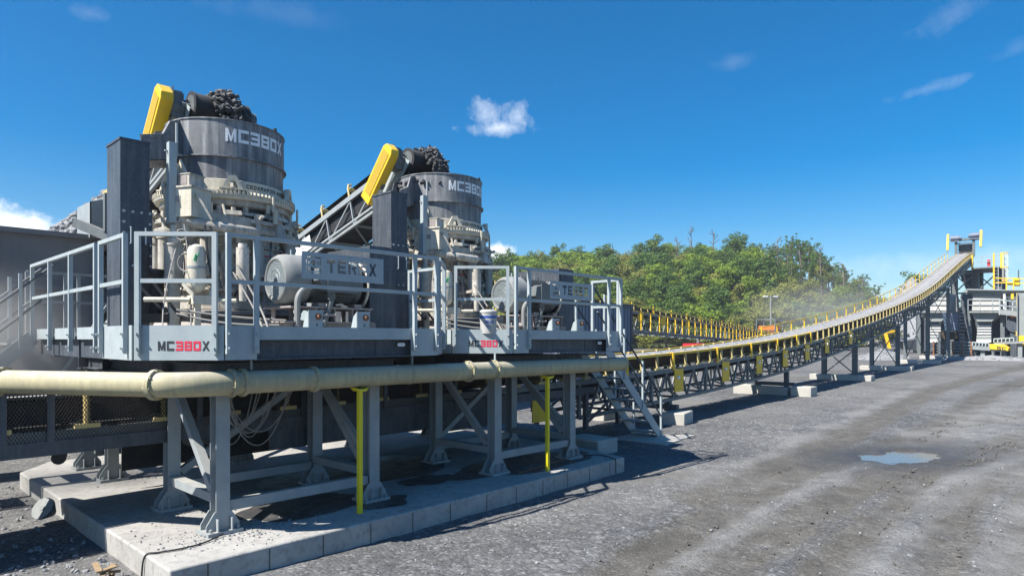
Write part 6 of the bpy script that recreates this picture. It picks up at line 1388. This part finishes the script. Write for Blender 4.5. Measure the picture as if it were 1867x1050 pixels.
b = MB(); wall_quad(b, [(1852, 604), (1859, 604), (1859, 612), (1852, 612)], X0 - 1, .5); b.build('box', 'yellow', t)
def small_conveyor(name, pts, rail, nose, label, X, legs):
    t = thing(name, tuple(gx(pts[0][0], 650, X)), label, 'conveyor', 'short conveyors at the far plant')
    b = MB(); wall_quad(b, pts, X, 1.2); b.build('frame', 'plate_grey', t)
    b = MB(); (u0, v0), (u1, v1) = rail
    n = 5
    for k in range(n + 1): f = k / n; u = u0 + (u1 - u0) * f; p, q = gx(u, v0 + (v1 - v0) * f, X), gx(u, v0 + (v1 - v0) * f - 7, X); b.bar(p, (q.x, p.y, q.z), .07, .07)
    hbar(b, u0, u1, v0 - 7, .08, X, v1 - 7); b.build('side_guard', 'galv', t)
    b = MB(); wall_quad(b, [(u0, v0 - 6), (u1, v1 - 6), (u1, v1), (u0, v0)], X + .15, .04); b.build('mesh_panel', 'frame', t)
    if nose: b = MB(); wall_quad(b, nose, X - .1, 1.4); nb = b.build('nose_guard', 'yellow', t, bevel=.03)
    if nose:
        b = MB(); p, q = gx(1818, 637, X), gx(1830, 638.5, X); text_on_plane(b, 'SC', Vector((X - .1, p.y, p.z)), q - p, .28, .27, .06, .012); b.build('lettering', 'letter_black', nb, smooth=False, recalc=False)
    for u, v in legs: p = gx(u, v, X + .4); MB().bar(p, (p.x, p.y, G(p.x, p.y)), .3, .3).build('leg', 'plate_grey', t)
small_conveyor('short_conveyor', [(1773, 630), (1835, 635), (1835, 641), (1773, 637)], ((1773, 630.5), (1803, 632.5)), [(1804, 627), (1830, 628), (1839, 634.5), (1838, 640), (1804, 636.5)], 'short grey conveyor with bright yellow nose lettered SC below the white screen', X0 - 4, [(1792, 637)])
small_conveyor('short_conveyor', [(1812, 624.5), (1900, 620), (1900, 624), (1812, 628)], ((1812, 624.5), (1848, 622.5)), None, 'short grey railed conveyor above the yellow nose, running out of the picture', X0 - 3, [(1860, 626), (1830, 628)])
b = MB(); wall_quad(b, [(1856, 612), (1875, 612), (1875, 632), (1856, 632)], X0 - 1.6, .3); o = b.build('yellow_barrier', 'yellow'); tag(o, 'small yellow barrier frame at the right edge by the short conveyors', 'barrier')
# blue grey bin with hopper in front of the left screen
t = thing('blue_grey_bin', tuple(gx(1733, 650, X0 + 1)), 'blue grey sheet metal bin with brown hopper under the conveyor near the tower', 'bin')
b = MB(); wall_quad(b, [(1722, 571), (1750, 571), (1750, 603), (1724, 603)], X0 + 1, 2.5); b.build('bin', 'blue_grey', t)
b = MB(); wall_quad(b, [(1718, 571), (1724, 572), (1726, 603), (1723, 603)], X0 + .9, .1); b.build('white_edge', 'white', t)
b = MB(); p = [gx(u, v, X0 + .8) for u, v in ((1711, 604), (1757, 604), (1742, 619), (1722, 619))]; b.hexa(p + [q + Vector((2.4, 0, 0)) for q in p]); b.build('hopper', 'rust' if False else 'brown', t)
b = MB()
for u in (1713, 1755): vbar(b, u, 604, 652, .2, X0 + 1)
b.build('leg', 'frame', t)
# racks of pallets / pipe fence at the foot of the tower
t = thing('pipe_barrier', tuple(gx(1735, 652, X0 - 3)), 'stack of brown and grey pipe barriers at the foot of the head tower', 'barrier')
b = MB()
for v in (624, 629.5, 635, 640.5, 646): hbar(b, 1708, 1771, v, .09, X0 - 3)
b.build('rail', 'plate_grey', t)
b = MB()
for u in (1702, 1720, 1737, 1754, 1771): vbar(b, u, 622, 652, .12, X0 - 3)
b.build('post', 'rust', t)
t = thing('steel_ladder', (X0 - 2, gx(1757, 640, X0 - 2).y, 1), 'steep dark steel ladder going up the front of the head tower', 'ladder')
b = MB(); 
for u0, u1 in ((1751, 1746), (1772, 1752)): p, q = gx(u0, 650, X0 - 2), gx(u1, 540, X0 - 2); b.bar(p, q, .12, .12)
b.build('rail', 'dark', t)
b = MB()
for k in range(16): f = k / 16; hbar(b, 1751 - 5 * f, 1761 - 5 * f, 648 - 104 * f, .08, X0 - 2)
b.build('rungs', 'plate_grey', t)
# dark skip behind the trestles
p = at(1680, 640, 72); t = thing('rock_skip', (p.x, p.y, G(p.x, p.y)), 'dark open steel skip on the yard between the far trestles', 'skip')
b = MB(); g = G(p.x, p.y); s = Vector((.69, -.73, 0)); bk = Vector((.73, .69, 0)); pp = Vector((p.x, p.y, 0))
b.hexa([pp + s * -1.2 + Vector((0, 0, g + .35)), pp + s * 1.7 + Vector((0, 0, g + .35)), pp + s * 1.7 + bk * 1.6 + Vector((0, 0, g + .35)), pp + s * -1.2 + bk * 1.6 + Vector((0, 0, g + .35)), pp + s * -2.0 + Vector((0, 0, g + 1.3)), pp + s * 1.7 + Vector((0, 0, g + 1.9)), pp + s * 1.7 + bk * 1.6 + Vector((0, 0, g + 1.9)), pp + s * -2.0 + bk * 1.6 + Vector((0, 0, g + 1.3))]); b.build('body', 'dark', t)
b = MB(); b.bar(pp + s * -.8 + Vector((0, 0, g + .17)), pp + s * 1.4 + Vector((0, 0, g + .17)), .4, .34); b.build('skid', 'black', t)
# yellow machine leg and low rubble behind the trestles
p = at(1623, 625, 78); t = thing('yellow_loader_arm', (p.x, p.y, G(p.x, p.y)), 'yellow machine arm standing behind the trestles of the long conveyor', 'machine part')
b = MB(); b.bar((p.x, p.y, G(p.x, p.y)), (p.x - .2, p.y + .5, 3.1), .35, .35); b.bar((p.x - .2, p.y + .5, 3.1), (p.x + .9, p.y - .6, 3.3), .3, .3); b.build('arm', 'yellow', t); MB().bx(p.x - .6, p.x + .8, p.y - .5, p.y + .5, G(p.x, p.y), G(p.x, p.y) + .35).build('base', 'dark', t)
heap('stone_heap', 119, 25.5, ground_z(119, 25.5) - .2, 9.5, 9.5, 11.2, 'grey conical stockpile of stone behind the top of the long conveyor', 300, .35, 6)
heap('stone_heap', 66.0, 16.5, ground_z(66, 16) - .1, 5, 2.2, .9, 'low grey rubble heap behind the trestles of the long conveyor', 240, .12, 7)
heap('stone_heap', 66.5, 8.6, ground_z(66, 8) - .15, 1.6, 5.5, .55, 'low pale rubble bank in front of the white screen at the right', 240, .10, 8)
# trees by the stockpile
for (u, v, d, kind, k, s, lab) in ((1665, 560, 128, 'dark', 0, 1.15, 'dark leafy tree beside the stockpile, behind the long conveyor'), (1560, 600, 106, 'thin', 1, .95, 'thin dark tree standing apart at the right end of the wooded hill'), (1592, 604, 112, 'olive', 2, .8, 'olive tree at the right foot of the wooded hill, next to the stockpile'), (1775, 540, 128, 'dark', 1, .8, 'dark tree seen between the columns of the head tower')):
    p = at(u, v, d); g = ground_z(p.x, p.y) + (3.8 if u in (1665, 1775) else hill_h(p.x, p.y)); plant_tree(TREES[kind][k], 'broadleaf_tree', p.x, p.y, g - .2, (s, s, s), 1.1 * k, lab, None)

# ------------------------------------------------------------------ dusty air over the yard
hz_ = MB(); hz_.bx(-720, 1620, -820, 1520, -26, 40); ho = hz_.build('haze', 'galv', None, smooth=False); tag(ho, kind='stuff')
hm = bpy.data.materials.new('dusty_air'); hm.use_nodes = True; hm.node_tree.nodes.clear()
hv = N(hm.node_tree, 'ShaderNodeVolumePrincipled'); hv.inputs['Color'].default_value = (.80, .86, .93, 1); hv.inputs['Density'].default_value = .0006; hv.inputs['Anisotropy'].default_value = .2
L(hm.node_tree, hv.outputs[0], N(hm.node_tree, 'ShaderNodeOutputMaterial').inputs['Volume']); ho.data.materials.clear(); ho.data.materials.append(hm)

# dust drifting off the plant: soft puffs of thin volume
def dust_cloud(c, r, dens, label):
    bm = bmesh.new(); bmesh.ops.create_icosphere(bm, subdivisions=3, radius=1.0); me = bpy.data.meshes.new('dust_cloud'); bm.to_mesh(me); bm.free()
    o = bpy.data.objects.new('dust_cloud', me); COL.objects.link(o); o.location = c; o.scale = r; tag(o, label, 'dust', kind='stuff')
    m = bpy.data.materials.new('drifting_dust'); m.use_nodes = True; t = m.node_tree; t.nodes.clear()
    tcn = N(t, 'ShaderNodeTexCoord'); ln_ = N(t, 'ShaderNodeVectorMath', operation='LENGTH'); L(t, tcn.outputs['Object'], ln_.inputs[0])
    n = N(t, 'ShaderNodeTexNoise'); n.inputs['Scale'].default_value = 1.6; n.inputs['Detail'].default_value = 3; L(t, tcn.outputs['Object'], n.inputs['Vector'])
    f = math_node(t, 'SUBTRACT', 1.0, ln_.outputs['Value'], clamp=True); f = math_node(t, 'MULTIPLY', math_node(t, 'MULTIPLY', f, f), math_node(t, 'MULTIPLY', n.outputs['Fac'], dens * 2))
    v = N(t, 'ShaderNodeVolumePrincipled'); v.inputs['Color'].default_value = (.86, .85, .82, 1); L(t, f, v.inputs['Density']); L(t, v.outputs[0], N(t, 'ShaderNodeOutputMaterial').inputs['Volume']); me.materials.append(m)
dust_cloud(at(1500, 566, 84), (11, 14, 5.5), .075, 'thin pale dust drifting in front of the right end of the wooded hill')
dust_cloud((1.3, 12.0, 2.3), (1.9, 2.0, 1.4), 1.1, 'pale dust drifting round the left stairs')
